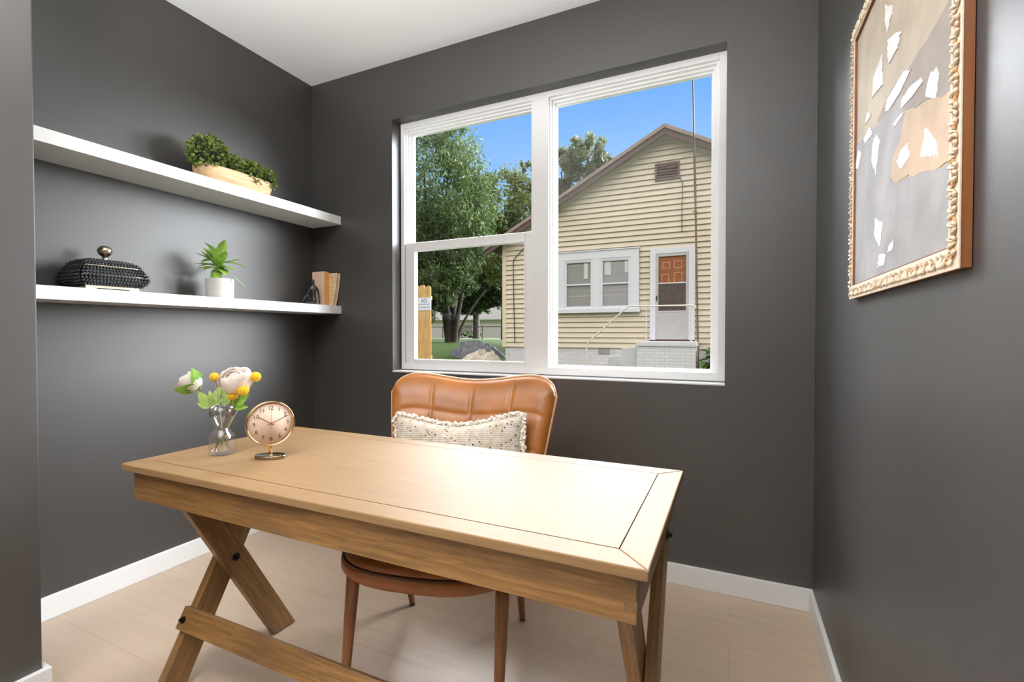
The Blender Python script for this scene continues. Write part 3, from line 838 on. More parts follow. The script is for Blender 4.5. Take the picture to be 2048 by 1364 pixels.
for row, (g_, z) in enumerate(((-.005, .107), (-.013, .1155), (-.024, .1215), (-.037, .1255), (-.050, .128))):
    hx, hy = HX + g_, HY + g_
    for sgn in (-1, 1):
        for k in range(int(hy * 2 / .0108)):
            u = -1 + 2 * (k + .5) / int(hy * 2 / .0108); mb.sphere((bxc + sgn * hx, byc + u * hy, S2 + z), br_ * .95, 7, 5)
        for k in range(max(1, int(hx * 2 / .0108))):
            u = -1 + 2 * (k + .5) / max(1, int(hx * 2 / .0108)); mb.sphere((bxc + u * hx, byc + sgn * hy, S2 + z), br_ * .95, 7, 5)
lid = mb.build('lid', M['beads'], bx, fixn=False)
MB().lathe([(.012, .1285), (.011, .132), (.0088, .140), (.0105, .147), (.0185, .153), (.0245, .162), (.0255, .172), (.0225, .182), (.013, .1895), (.002, .1915)], 28, Matrix.Translation((bxc, byc, S2))).build('knob', M['knob'], lid)
# arched foot frame
ft = MB()
for sx in (-1, 1):
    X0 = bxc + sx * (HX - .012)
    poly = [(X0 - .004, byc - HY + .012, S2), (X0 - .004, byc - HY + .045, S2), (X0 - .004, byc - HY + .05, S2 + .010), (X0 - .004, byc + HY - .05, S2 + .010), (X0 - .004, byc + HY - .045, S2), (X0 - .004, byc + HY - .012, S2), (X0 - .004, byc + HY - .012, S2 + .021), (X0 - .004, byc - HY + .012, S2 + .021)]
    ft.prism(poly, (.008, 0, 0))
for sy in (-1, 1):
    Y0 = byc + sy * (HY - .016)
    poly = [(bxc - HX + .016, Y0 - .004, S2), (bxc - HX + .04, Y0 - .004, S2), (bxc - HX + .044, Y0 - .004, S2 + .010), (bxc + HX - .044, Y0 - .004, S2 + .010), (bxc + HX - .04, Y0 - .004, S2), (bxc + HX - .016, Y0 - .004, S2), (bxc + HX - .016, Y0 - .004, S2 + .021), (bxc - HX + .016, Y0 - .004, S2 + .021)]
    ft.prism(poly, (0, .008, 0))
ft.build('foot_frame', M['bronze_filigree'], bx, bevel=.001)

# ------------------------------------------------------------------ potted plant on lower shelf
PX, PY = -2.345, 1.562
pp = thing('potted_plant', 'small green leafy plant in a grey cement pot on the lower shelf', 'plant', (PX, PY, S2))
MB().lathe([(.056, 0), (.0595, .003), (.0615, .03), (.0625, .098), (.0615, .1015), (.055, .1015), (.053, .085), (.01, .085)], 48, Matrix.Translation((PX, PY, S2))).build('pot', M['pot'], pp)
MB().lathe([(.0525, .080), (.0525, .088), (.02, .092)], 24, Matrix.Translation((PX, PY, S2))).build('soil', M['soil'], pp)
rng = random.Random(5)
stm = MB(); lv = MB()
P0 = Vector((PX, PY, S2 + .09))
hub = P0 + Vector((0, 0, .085))
for k in range(5):
    a = k * 1.3; q = P0 + Vector((math.cos(a) * .012, math.sin(a) * .012, 0))
    stm.tube(bez(q, q + Vector((0, 0, .05)), hub + Vector((math.cos(a) * .014, math.sin(a) * .014, rng.uniform(-.02, .03)))), .0022, 6)
spec = [(-1, .42, .12), (-.95, .12, .105), (-.8, -.05, .085), (-.55, .65, .10), (-.25, .95, .105), (.05, 1.0, .11), (.4, .85, .10), (.75, .45, .085), (.95, .12, .10), (.9, -.15, .085), (.6, -.35, .09), (-.5, -.35, .08), (.2, .6, .09), (-.2, .35, .085), (.1, .1, .08), (.5, .25, .085), (-.6, .3, .09), (.3, .3, .09), (.65, .2, .1), (-.35, .7, .1), (-.1, .55, .10), (.55, .6, .095), (-.75, .2, .095), (.15, -.3, .08)]
for i, (a, z, L) in enumerate(spec):
    b = rng.uniform(-.75, .75) if i < 12 else rng.uniform(-1., -.5)
    d = rt * a + Vector((0, 0, z)) + bk * b * .8
    leaf_blade(lv, hub + d.normalized() * .012 + Vector((0, 0, rng.uniform(-.03, .025))), d, L * rng.uniform(.9, 1.1), L * .46, droop=rng.uniform(.1, .35), fold=.25)
leaf_blade(lv, P0 + Vector((0, 0, .04)), rt * .9 + Vector((0, 0, .12)), .125, .011, droop=.75, n=12)
stm.build('stem', M['stem_g'], pp); lv.build('foliage', M['plant'], pp, fixn=False)

# ------------------------------------------------------------------ wooden bowl of boxwood on upper shelf
GX, GY0, GY1 = -2.347, 1.452, 1.842
pl = thing('planter_bowl', 'long pale wooden bowl planted with boxwood balls on the upper shelf', 'planter', (GX, (GY0 + GY1) / 2, S1))
def bowl_ring(grow, z, n=56):
    out = []
    hx, hy = .078 + grow, (GY1 - GY0) / 2 + grow
    for k in range(n):
        t = 2 * PI * k / n; c, s_ = math.cos(t), math.sin(t); e = 3.4
        q = (abs(c) ** e + abs(s_) ** e) ** (-1 / e)
        out.append((GX + c * q * hx, (GY0 + GY1) / 2 + s_ * q * hy, S1 + z))
    return out
prof = [(-.034, 0), (-.022, .004), (-.008, .03), (.0, .06), (.001, .083), (-.004, .086), (-.010, .083), (-.014, .05)]
vs = sum((bowl_ring(*p_) for p_ in prof), []); n = 56
fs = [(i * n + k, i * n + (k + 1) % n, (i + 1) * n + (k + 1) % n, (i + 1) * n + k) for i in range(len(prof) - 1) for k in range(n)]
fs += [tuple(range(n))[::-1], tuple((len(prof) - 1) * n + k for k in range(n))]
MB().add(vs, fs, True).build('bowl', M['bowl'], pl)
rng = random.Random(21)
for (y, z, r, dx, nl) in ((1.497, .146, .090, .014, 620), (1.612, .118, .066, .012, 340), (1.712, .106, .072, .026, 400), (1.806, .104, .066, .018, 360)):
    c = Vector((GX + dx, y, S1 + z))
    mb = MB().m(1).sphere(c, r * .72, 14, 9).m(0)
    for i in range(nl):
        d = Vector((rng.gauss(0, 1), rng.gauss(0, 1), rng.gauss(0, 1))).normalized()
        if d.x < -.75: continue
        o = Vector((rng.gauss(0, 1), rng.gauss(0, 1), rng.gauss(0, 1))).normalized()
        dd = (d + o * .75).normalized()
        L = rng.uniform(.013, .020) * (1.1 if r > .07 else .95)
        p = c + d * r * rng.uniform(.70, .95)
        side = dd.cross(o).normalized(); w = L * .36
        tip = p + dd * L
        mb.add([p, p + dd * L * .35 + side * w, p + dd * L * .75 + side * w * .85, tip, p + dd * L * .75 - side * w * .85, p + dd * L * .35 - side * w], [(0, 1, 2, 3, 4, 5)], False)
    mb.build('boxwood_ball', [M['box_leaf'], M['box_core']], pl, fixn=False)

# ------------------------------------------------------------------ books and seated figurine
def obox(o, mats, x0, x1, y0, y1, z0, z1): pass
bk1 = thing('book', 'peach book with amber spine standing behind the black figurine', 'book', (-2.37, 2.245, S2), R(0), 'books at the end of the lower shelf')
b = MB().box(-2.405, -2.303, 2.200, 2.204, S2, S2 + .214).box(-2.405, -2.303, 2.229, 2.233, S2, S2 + .214)
b.build('cover', M['book_cover'], bk1, bevel=.001)
MB().box(-2.304, -2.299, 2.200, 2.233, S2, S2 + .213).build('spine', M['book_spine'], bk1, bevel=.001)
MB().box(-2.401, -2.305, 2.2045, 2.2285, S2 + .003, S2 + .210).build('page_block', M['paper'], bk1)
bk2 = thing('book', 'sand coloured book with curved edge and brown lettering next to the back wall', 'book', (-2.37, 2.25, S2), 0, 'books at the end of the lower shelf')
poly = [(-2.405, 2.2365, S2), (-2.272, 2.2365, S2), (-2.256, 2.2365, S2 + .06), (-2.243, 2.2365, S2 + .12), (-2.235, 2.2365, S2 + .17), (-2.233, 2.2365, S2 + .204), (-2.405, 2.2365, S2 + .204)]
def shrink(pl_, d): return [(x + (d if x < -2.40 else -d), y, z + (d if z < S2 + .01 else (-d if z > S2 + .2 else 0))) for x, y, z in pl_]
MB().prism(poly, (0, .003, 0)).prism([(x, y + .025, z) for x, y, z in poly], (0, .003, 0)).build('cover', M['book_b'], bk2)
MB().prism([(x, y + .0035, z) for x, y, z in shrink(poly, .003)], (0, .021, 0)).build('page_block', M['paper'], bk2)
lt = MB()
for i, ch in enumerate(('O', 'I', 'S', 'H', 'I')):
    vs, fs = text_mesh(ch, .020 if i == 0 else .017, .0004)
    xf = Matrix.Translation((-2.279, 2.2361, S2 + .178 - i * .026 - (.008 if i else 0))) @ Matrix.Rotation(R(90), 4, 'X')
    lt.add([xf @ (Matrix.Rotation(R(-90), 4, 'Z') @ p) for p in vs], fs, False)
lt.build('lettering', M['book_ink'], bk2)

def skin_figure(name, pts, edges, rads, mat, xf, root=0, lev=2):
    me = bpy.data.meshes.new(name); me.from_pydata([tuple(p) for p in pts], edges, [])
    o = bpy.data.objects.new(name, me); C.objects.link(o)
    md = o.modifiers.new('skin', 'SKIN'); md.use_smooth_shade = True
    for i, v_ in enumerate(me.skin_vertices[0].data):
        v_.radius = (rads[i], rads[i]); v_.use_root = (i == root)
    sb = o.modifiers.new('sub', 'SUBSURF'); sb.levels = lev; sb.render_levels = lev
    dg = bpy.context.evaluated_depsgraph_get(); dg.update()
    m2 = bpy.data.meshes.new_from_object(o.evaluated_get(dg)); m2.name = name
    bpy.data.objects.remove(o)
    m2.materials.clear(); m2.materials.append(mat)
    for p in m2.polygons: p.use_smooth = True
    o = bpy.data.objects.new(name, m2); C.objects.link(o); o.matrix_world = xf
    return o
# local: x viewer's right, y away, z up (metres), seated with one knee up, head resting, arm propped behind
fp = [(0, .0, .020), (.001, .004, .045), (.000, .002, .072), (-.002, 0, .098), (-.003, -.002, .112), (-.0035, -.004, .125), (-.0035, -.004, .142),   # 0-6 pelvis..head top
      (.016, .002, .096), (.026, .006, .070), (.029, .006, .040), (.031, .002, .010), (.032, -.004, .005),                                     # 7-11 right arm propped down
      (-.016, 0, .095), (-.026, -.010, .075), (-.036, -.020, .062), (-.038, -.022, .056),                                                        # 12-15 left arm to knee
      (-.010, -.006, .018), (-.036, -.022, .056), (-.056, -.024, .026), (-.064, -.024, .004), (-.074, -.030, .004),                              # 16-20 raised left leg
      (.008, -.010, .016), (-.014, -.045, .014), (-.042, -.040, .010), (-.052, -.040, .006)]                                                     # 21-24 folded right leg
fe = [(0, 1), (1, 2), (2, 3), (3, 4), (4, 5), (5, 6), (3, 7), (7, 8), (8, 9), (9, 10), (10, 11), (3, 12), (12, 13), (13, 14), (14, 15), (0, 16), (16, 17), (17, 18), (18, 19), (19, 20), (0, 21), (21, 22), (22, 23), (23, 24)]
fr_ = [.016, .013, .015, .012, .0055, .0095, .0085, .007, .0052, .0042, .0035, .003, .007, .005, .004, .0035, .010, .0075, .006, .004, .003, .010, .0085, .006, .004]
fig_xf = Matrix.Translation((-2.318, 2.130, S2 - .001)) @ Matrix.Rotation(R(58), 4, 'Z') @ Matrix.Scale(1.12, 4)
fg = skin_figure('figurine', fp, fe, fr_, M['figure'], fig_xf)
tag(fg, 'small black seated human figurine with one knee raised, before the books', 'figurine')

# ------------------------------------------------------------------ framed painting on the right wall
FX = .2955; y0, y1, z0, z1 = .886, 1.575, 1.2345, 1.953
pic = thing('framed_painting', 'abstract tan and grey painting in a carved cream frame on the right wall', 'painting', (XR, 1.23, 1.59))
# wooden outer case
cs = MB()
for (a0, a1, b0, b1) in ((y0, y0 + .02, z0, z1), (y1 - .02, y1, z0, z1), (y0 + .02, y1 - .02, z0, z0 + .02), (y0 + .02, y1 - .02, z1 - .02, z1)):
    cs.box(FX + .0015, XR - .0015, a0, a1, b0, b1)
cs.build('case', M['pic_wood'], pic)
fw = .034
fr2 = MB()
for (a0, a1, b0, b1) in ((y0 - .001, y0 + fw, z0 - .001, z1 + .001), (y1 - fw, y1 + .001, z0 - .001, z1 + .001), (y0 + fw, y1 - fw, z0 - .001, z0 + fw), (y0 + fw, y1 - fw, z1 - fw, z1 + .001)):
    fr2.box(FX, FX + .0016, a0, a1, b0, b1)
# raised outer and inner fillets
for (ins, wd, hh) in ((0, .005, .0014), (fw - .007, .007, .0022)):
    a0, a1, b0, b1 = y0 - .001 + ins, y1 + .001 - ins, z0 - .001 + ins, z1 + .001 - ins
    for q in ((a0, a0 + wd, b0, b1), (a1 - wd, a1, b0, b1), (a0 + wd, a1 - wd, b0, b0 + wd), (a0 + wd, a1 - wd, b1 - wd, b1)):
        fr2.box(FX - hh, FX + .001, *q)
moulding = fr2.build('frame', M['frame_cream'], pic, bevel=.0012)
# carved leaf scrolls along the moulding
rng = random.Random(9)
cv = MB()
def scroll(p, along, across, s, k):
    """p centre, unit vectors; little curled acanthus lobes"""
    p = Vector(p)
    cv.m(0)
    for j in range(3):
        pts = []; a0 = rng.uniform(-.3, .3)
        for i in range(7):
            t_ = i / 6
            pts.append(p + along * s * (-.55 + .5 * j + .42 * t_) + across * s * (.46 * math.sin(PI * (t_ * 1.05 + a0)) * (1 if (j + k) % 2 else -1)) + Vector((-.0008 - .0032 * math.sin(PI * t_), 0, 0)))
        cv.tube(pts, [.0008, .0018, .0026, .0029, .0026, .0018, .0007], 7)
    cv.m(1)
    for j in range(3):
        q = p + along * s * rng.uniform(-.55, .55) + across * s * rng.uniform(-.28, .28)
        cv.sphere(q + Vector((-.0012, 0, 0)), .0042, 8, 6, sc=(.7, 1.25, .8) if abs(along.y) > .5 else (.7, .8, 1.3))
mid = fw * .5
L = .021
n_ = int((y1 - y0 - .03) / L)
for i in range(n_):
    yy_ = y0 + .02 + (i + .5) * (y1 - y0 - .04) / n_
    for zz_ in (z0 + mid, z1 - mid): scroll((FX, yy_, zz_), Vector((0, 1, 0)), Vector((0, 0, 1)), L, i)
n_ = int((z1 - z0 - .03) / L)
for i in range(n_):
    zz_ = z0 + .02 + (i + .5) * (z1 - z0 - .04) / n_
    for yy_ in (y0 + mid, y1 - mid): scroll((FX, yy_, zz_), Vector((0, 0, 1)), Vector((0, 1, 0)), L, i)
cv.build('carving', [M['frame_cream'], M['frame_gilt']], moulding, fixn=False)
rb = MB()
for q in ((y0 + fw, y0 + fw + .002, z0 + fw, z1 - fw), (y1 - fw - .004, y1 - fw, z0 + fw, z1 - fw), (y0 + fw, y1 - fw, z0 + fw, z0 + fw + .0015), (y0 + fw, y1 - fw, z1 - fw - .002, z1 - fw)):
    rb.box(FX - .0005, FX + .007, *q)
rb.build('rabbet', M['rabbet'], pic)
# canvas with layered paint; every patch and stroke is a ragged raised film on the canvas
KX = FX + .0045
cn = MB().box(KX, KX + .006, y0 + fw - .002, y1 - fw + .002, z0 + fw - .002, z1 - fw + .002)
def ragged(poly, step, amp, rng):
    out = []
    for i in range(len(poly)):
        a = Vector(poly[i]); b_ = Vector(poly[(i + 1) % len(poly)]); m_ = max(1, int((b_ - a).length / step))
        for j in range(m_):
            p = a + (b_ - a) * j / m_; out.append((p.x + rng.uniform(-amp, amp), p.y + rng.uniform(-amp, amp)))
    return out
ya, yb2, za, zb = y0 + fw, y1 - fw, z0 + fw, z1 - fw
def brushed(poly, rng):
    P_ = [Vector(p) for p in poly]; c = sum(P_, Vector((0, 0))) / len(P_)
    a, b_ = max(((p, q) for p in P_ for q in P_), key=lambda t: (t[0] - t[1]).length)
    ax = (b_ - a).normalized(); out = []
    for i in range(len(P_)):
        p, q = P_[i], P_[(i + 1) % len(P_)]; m_ = max(2, int((q - p).length / .0035))
        for j in range(m_):
            x = p + (q - p) * j / m_; end = abs((x - c).dot(ax)) / ((b_ - a).length * .5)
            out.append(tuple(x + ax * rng.uniform(-1, 1) * (.002 + .009 * max(0, end - .35))))
    return out
def clip(p): return (min(max(p[0], ya), yb2), min(max(p[1], za), zb))
def paint(poly, mi, lift, step=.02, amp=.004):
    pts = [clip(p) for p in ragged(poly, step, amp, rng)]
    cn.m(mi).prism([(KX - lift, y, z) for y, z in pts], (lift * .9, 0, 0))
G = [(1.60, 1.65), (1.357, 1.619), (1.248, 1.611), (1.157, 1.604), (1.142, 1.561), (1.165, 1.535), (1.17, 1.509), (1.219, 1.493), (1.229, 1.458), (1.186, 1.442), (1.098, 1.43), (.987, 1.407), (.90, 1.395), (.90, 1.25), (1.60, 1.25)]
T = [(.90, 1.66), (1.036, 1.64), (1.131, 1.64), (1.233, 1.648), (1.348, 1.626), (1.246, 1.566), (1.155, 1.567), (1.032, 1.535), (.90, 1.49)]
P = [(1.142, 1.564), (1.032, 1.535), (.90, 1.497), (.90, 1.398), (.977, 1.405), (1.05, 1.42), (1.137, 1.44), (1.194, 1.444), (1.229, 1.462), (1.219, 1.498), (1.17, 1.519), (1.161, 1.543)]
paint(T, 2, .0006); paint(G, 1, .0008); paint(P, 3, .0011)
for w_ in [[(1.283, 1.848), (1.232, 1.821), (1.237, 1.805), (1.267, 1.786), (1.286, 1.819)], [(1.263, 1.766), (1.206, 1.749), (1.176, 1.734), (1.193, 1.713), (1.252, 1.71), (1.262, 1.741)], [(1.306, 1.757), (1.294, 1.687), (1.361, 1.697), (1.383, 1.697), (1.373, 1.74)], [(1.148, 1.646), (1.118, 1.629), (1.171, 1.615), (1.248, 1.611), (1.277, 1.62), (1.266, 1.639), (1.202, 1.643)], [(1.062, 1.588), (1.056, 1.577), (1.103, 1.575), (1.163, 1.579), (1.172, 1.596), (1.117, 1.599)], [(.992, 1.571), (.979, 1.553), (.989, 1.518), (1.039, 1.546), (1.018, 1.572)], [(1.036, 1.494), (.988, 1.452), (.978, 1.425), (1.058, 1.449), (1.046, 1.473)], [(1.128, 1.499), (1.109, 1.47), (1.165, 1.46), (1.187, 1.483), (1.167, 1.499)], [(1.428, 1.682), (1.388, 1.659), (1.445, 1.658)], [(1.399, 1.637), (1.375, 1.61), (1.442, 1.611), (1.457, 1.629)], [(1.347, 1.598), (1.313, 1.571), (1.343, 1.508), (1.381, 1.546), (1.376, 1.583)], [(1.515, 1.62), (1.475, 1.6), (1.513, 1.569), (1.542, 1.583)], [(1.342, 1.404), (1.281, 1.381), (1.306, 1.331), (1.35, 1.369)], [(1.202, 1.331), (1.212, 1.312), (1.244, 1.311), (1.236, 1.325)], [(1.306, 1.317), (1.257, 1.311), (1.269, 1.288), (1.318, 1.291)], [(1.17, 1.571), (1.147, 1.564), (1.206, 1.559), (1.216, 1.571)]]:
    cn.m(4).prism([(KX - .0016, *clip(p)) for p in brushed(w_, rng)], (.0015, 0, 0))
cn.build('canvas', [M['p_tan'], M['p_grey'], M['p_taupe'], M['p_peach'], M['p_white']], pic)

# ================================================================== outdoors
# ground rises away from the window
gp = [(2.5, -.35), (5, -.1), (9, .1), (11.2, .22), (12.5, .36), (14, .55), (17, .76), (20, .80), (30, .80), (45, .65), (70, .7)]
def gz(y):
    for (a, za_), (b, zb_) in zip(gp, gp[1:]):
        if a <= y <= b: return za_ + (zb_ - za_) * (y - a) / (b - a)
    return gp[-1][1]
ys = [2.5 + i * .9 for i in range(76)]
xs = [-60 + i * 2.0 for i in range(46)]
lw = MB().grid(lambda u, v: Vector((xs[round(u * 45)], ys[round(v * 75)], gz(ys[round(v * 75)]) + .03 * math.sin(xs[round(u * 45)] * 1.3) * math.cos(ys[round(v * 75)] * .9))), 46, 76)
struct(lw.build('lawn', M['grass']))

# ---- neighbouring house
HYF = 12.0
house = thing('house', 'cream clapboard house with brown gable trim outside the window', 'house', (-1.45, 12, .3))
pk = (-1.453, 6.03); slope = .53; hx0, hx1 = -5.80, 2.9
def roof_z(x, off=0): return pk[1] - slope * abs(x - pk[0]) + off
sd = MB(); z = .775; ex = .133
while z < pk[1] - .12:
    zt = min(z + ex, pk[1])
    # clip the course under the rake
    def half(zz): return (pk[1] - .10 - zz) / slope
    a0, a1 = max(hx0, pk[0] - half(z)), min(hx1, pk[0] + half(z))
    b0, b1 = max(hx0, pk[0] - half(zt)), min(hx1, pk[0] + half(zt))
    if b1 > b0:
        yb_o, yt_o, tk_ = HYF - .040, HYF - .004, .005          # a thin lapped board standing off at its lower edge
        vs = [(a0, yb_o, z), (a1, yb_o, z), (b1, yt_o, zt + .004), (b0, yt_o, zt + .004), (a0, yb_o + tk_, z), (a1, yb_o + tk_, z), (b1, HYF + .004, zt + .004), (b0, HYF + .004, zt + .004)]
        sd.add(vs, [(0, 1, 2, 3), (4, 7, 6, 5), (0, 4, 5, 1), (3, 2, 6, 7), (0, 3, 7, 4), (1, 5, 6, 2)], False)
    z += ex
sdo = sd.build('siding', M['siding'], house, fixn=False)
MB().prism([(hx0 + .02, HYF + .021, .775), (hx1 - .02, HYF + .021, .775), (hx1 - .02, HYF + .021, roof_z(hx1) - .1), (pk[0], HYF + .021, pk[1] - .1), (hx0 + .02, HYF + .021, roof_z(hx0) - .1)], (0, 7.5, 0)).build('wall', M['siding'], house)
MB().box(hx0 - .02, hx0 + .10, HYF - .035, HYF + .1, .765, roof_z(hx0) - .1).build('corner_board', M['siding_trim'], house)
MB().box(hx0 + .06, hx1 - .06, HYF - .0, HYF + 7.4, -.2, .772).build('foundation', M['brick'], house)
# roof slopes and rake boards
ov = .28; ex_ = .45
def slab(sgn, y0_, y1_, lo, hi, xe):
    xo = pk[0] + sgn * xe
    return [(pk[0], y0_, pk[1] + lo), (xo, y0_, pk[1] - slope * xe + lo), (xo, y0_, pk[1] - slope * xe + hi), (pk[0], y0_, pk[1] + hi)], (0, y1_ - y0_, 0)
half_w = (hx1 - hx0) / 2 + ex_
for sgn in (-1, 1):
    MB().prism(*slab(sgn, HYF - ov, HYF + 7.8, .0, .055, half_w)).build('roof_slope', M['shingle'], house)
    MB().prism(*slab(sgn, HYF - ov - .03, HYF - ov - .0005, -.045, .050, half_w)).build('roof_edge', M['fascia_l'], house)
    MB().prism(*slab(sgn, HYF - ov + .0, HYF - ov + .03, -.19, -.001, half_w)).build('rake_board', M['fascia'], house)
    MB().prism(*slab(sgn, HYF - .05, HYF - .021, -.205, -.10, half_w - .5)).build('frieze_trim', M['siding_trim'], house)
# gable vent
vt = MB().box(-1.67, -1.16, HYF - .03, HYF - .012, 4.86, 5.21)
vo = vt.build('gable_vent', M['vent_dark'], house)
f = MB(); rect_frame(f, -1.70, -1.13, 4.83, 5.24, HYF - .07, HYF - .02, .045, .045, .045, .045); f.build('vent_frame', M['vent_brown'], vo)
lvv = MB()
for k in range(5):
    zc = 4.90 + k * .066
    lvv.prism([(-1.655, HYF - .065, zc), (-1.655, HYF - .03, zc + .035), (-1.655, HYF - .03, zc + .043), (-1.655, HYF - .065, zc + .008)], (.48, 0, 0))
lvv.build('louvre', M['vent_brown'], vo)
HW = HYF - .034
# double window
wnd = MB(); wx0, wx1, wz0, wz1 = -4.19, -2.06, 1.70, 3.24
wf = MB()
wf.box(wx0, wx0 + .20, HW - .06, HW - .02, wz0, wz1).box(wx1 - .20, wx1, HW - .06, HW - .02, wz0, wz1).box(wx0, wx1, HW - .061, HW - .02, wz1 - .20, wz1)
wf.box(-3.215, -3.035, HW - .06, HW - .02, wz0, wz1 - .2).box(wx0 - .03, wx1 + .03, HW - .10, HW - .02, wz0 - .03, wz0 + .075)
wf.box(wx0 - .02, wx1 + .02, HW - .08, HW - .02, wz1 - .001, wz1 + .03)
wo = wf.build('double_window', M['ext_white'], house, bevel=.004)
for (a, b, bm2) in ((wx0 + .20, -3.215, 'blind'), (-3.035, wx1 - .20, 'blind_r')):
    zmid = 2.40
    sh = MB(); rect_frame(sh, a, b, wz0 + .075, wz1 - .20, HW - .05, HW - .02, .045, .045, .045, .05)
    rect_frame(sh, a + .045, b - .045, wz0 + .12, wz1 - .25, HW - .042, HW - .02, .022, .022, .02, .022)
    sh.box(a + .06, b - .06, HW - .045, HW - .02, zmid - .018, zmid + .022)
    s_o = sh.build('sash', M['ext_white'], wo, bevel=.003)
    for i in range(1): pass
    bl = MB(); kz = wz0 + .13
    while kz < wz1 - .26:
        bl.prism([(a + .06, HW - .010, kz), (a + .06, HW - .002, kz + .030), (a + .06, HW - .0, kz + .030), (a + .06, HW - .008, kz)], (b - a - .12, 0, 0)); kz += .032
    bl.box(a + .05, b - .05, HW - .0, HW + .01, wz0 + .1, wz1 - .22)
    bl.build('blind', M[bm2], wo)
    MB().box(a + .06, b - .06, HW - .030, HW - .026, wz0 + .13, zmid - .018).box(a + .06, b - .06, HW - .034, HW - .030, zmid + .022, wz1 - .265).build('pane', M['pane_ext'], wo)
def drape(xa, xb, zt, zb_, sag):
    MB().grid(lambda u, v: Vector((xa + (xb - xa) * u, HW - .016 + .004 * math.sin(18 * u), zt - (zt - zb_) * v - sag * math.sin(PI * u) * (1 - v))), 14, 6).build('curtain', M['curtain'], wo, fixn=False)
drape(-3.47, -3.36, 2.95, 2.55, -.0); drape(-2.93, -2.76, 2.96, 2.62, 0.); drape(-2.42, -2.31, 2.96, 2.66, 0.)
# door with storm door
dx0, dx1, dz0, dz1 = -1.80, -.775, .985, 3.19
df = MB().box(dx0, dx0 + .135, HW - .07, HW - .02, dz0, dz1).box(dx1 - .135, dx1, HW - .07, HW - .02, dz0, dz1).box(dx0 + .135, dx1 - .135, HW - .07, HW - .02, dz1 - .13, dz1)
do = df.build('entry_door', M['ext_white'], house, bevel=.004)
MB().box(dx0, dx1, HW - .05, HW - .02, dz0 - .035, dz0 + .01).build('threshold', M['fascia'], do)
sf = MB(); rect_frame(sf, dx0 + .135, dx1 - .135, dz0 + .012, dz1 - .13, HW - .062, HW - .030, .065, .065, .05, .07)
sf.box(dx0 + .19, dx1 - .19, HW - .058, HW - .032, dz0 + .06, 1.655)
sf.box(dx0 + .19, dx1 - .19, HW - .063, HW - .032, 1.650, 1.685)
sf.build('storm_door', M['storm'], do, bevel=.004)
MB().box(dx0 + .19, dx1 - .19, HW - .060, HW - .035, 2.335, 2.360).build('storm_bar', M['ext_white'], do)
MB().box(dx0 + .19, dx1 - .19, HW - .058, HW - .04, 1.79, 1.805).build('storm_bar', M['ext_white'], do)
MB().box(dx0 + .19, dx1 - .19, HW - .024, HW - .012, 1.66, 3.0).build('door_leaf', M['door_wood'], do)
ln = MB()
for (a, b, c, d) in ((.10, .27, 2.70, 2.86), (.36, .55, 2.70, 2.88), (.08, .25, 2.30, 2.57), (.36, .55, 2.30, 2.60)):
    rect_frame(ln, dx0 + .19 + a, dx0 + .19 + b, c, d, HW - .028, HW - .02, .015, .015, .015, .015)
ln.build('door_panel_bead', M['door_line'], do)
MB().box(dx0 + .2, dx1 - .2, HW - .046, HW - .042, 1.685, 2.335).build('dark_lower_glass', M['door_dark'], do)  # lower storm glass as an opaque sheet, dark reflection painted in
MB().box(dx0 + .2, dx1 - .2, HW - .046, HW - .043, 2.36, 3.0).build('pane', M['pane_ext'], do)
MB().box(dx0 + .155, dx0 + .175, HW - .085, HW - .06, 1.93, 2.05).build('door_handle', M['black_metal'], do)
# crawl space vent
MB().box(-3.09, -2.79, HYF - .012, HYF + .01, .615, .765).build('crawl_vent', M['rust'], house)
gr = MB()
for k in range(11): gr.box(-3.08 + k * .028, -3.074 + k * .028, HYF - .018, HYF - .010, .62, .76)
for k in range(6): gr.box(-3.09, -2.79, HYF - .018, HYF - .010, .625 + k * .026, .631 + k * .026)
gr.build('vent_grille', M['ext_white'], house)
# brick stoop with concrete steps down to the left
sx0, sx1, sy0 = -1.975, -.672, 11.0
sp = MB().box(sx0 + .03, sx1 - .02, sy0 + .02, HYF + .0, -.1, .84)
so = sp.build('stoop', M['brick'], house)
MB().box(sx0, sx1, sy0, HYF - .022, .845, .955).build('stoop_cap', M['brick'], so, bevel=.012)
stp = MB()
stp.prism([(-3.35, sy0 + .1, -.1), (sx0 + .029, sy0 + .1, -.1), (sx0 + .029, sy0 + .1, .83), (-2.30, sy0 + .1, .80), (-2.32, sy0 + .1, .63), (-2.62, sy0 + .1, .60), (-2.64, sy0 + .1, .43), (-2.94, sy0 + .1, .41), (-2.96, sy0 + .1, .25), (-3.35, sy0 + .1, .22)], (0, .85, 0))
stp.build('steps', M['concrete'], so, bevel=.01)
rl = MB(); yr = 11.08
rl.tube([(-.70, yr, 1.70), (-.715, yr, 1.74), (-.74, yr, 1.755), (-2.08, yr, 1.768), (-2.16, yr, 1.762), (-2.22, yr, 1.715), (-3.08, yr, .955), (-3.13, yr, .88), (-3.14, yr, .80), (-3.15, yr, .24)], .018, 10)
rl.tube([(-1.755, yr, .955), (-1.752, yr, 1.765)], .013, 8).tube([(-.79, yr, .955), (-.785, yr, 1.757)], .017, 8)
rl.build('handrail', M['rail'], so)
# cables on the facade
MB().tube([(-5.05, HYF - .05, 3.56), (-5.35, HYF - .052, 3.29), (-5.46, HYF - .052, 3.18), (-5.475, HYF - .052, 3.05), (-5.46, HYF - .052, 2.0), (-5.43, HYF - .052, .88)], .011, 6).build('facade_cable', M['cable'], house)
MB().tube([(-1.13, HYF - .052, 4.86), (-1.06, HYF - .052, 4.70), (-1.08, HYF - .052, 4.2), (-1.075, HYF - .052, 3.55)], .008, 5).build('facade_cable', M['cable'], house)

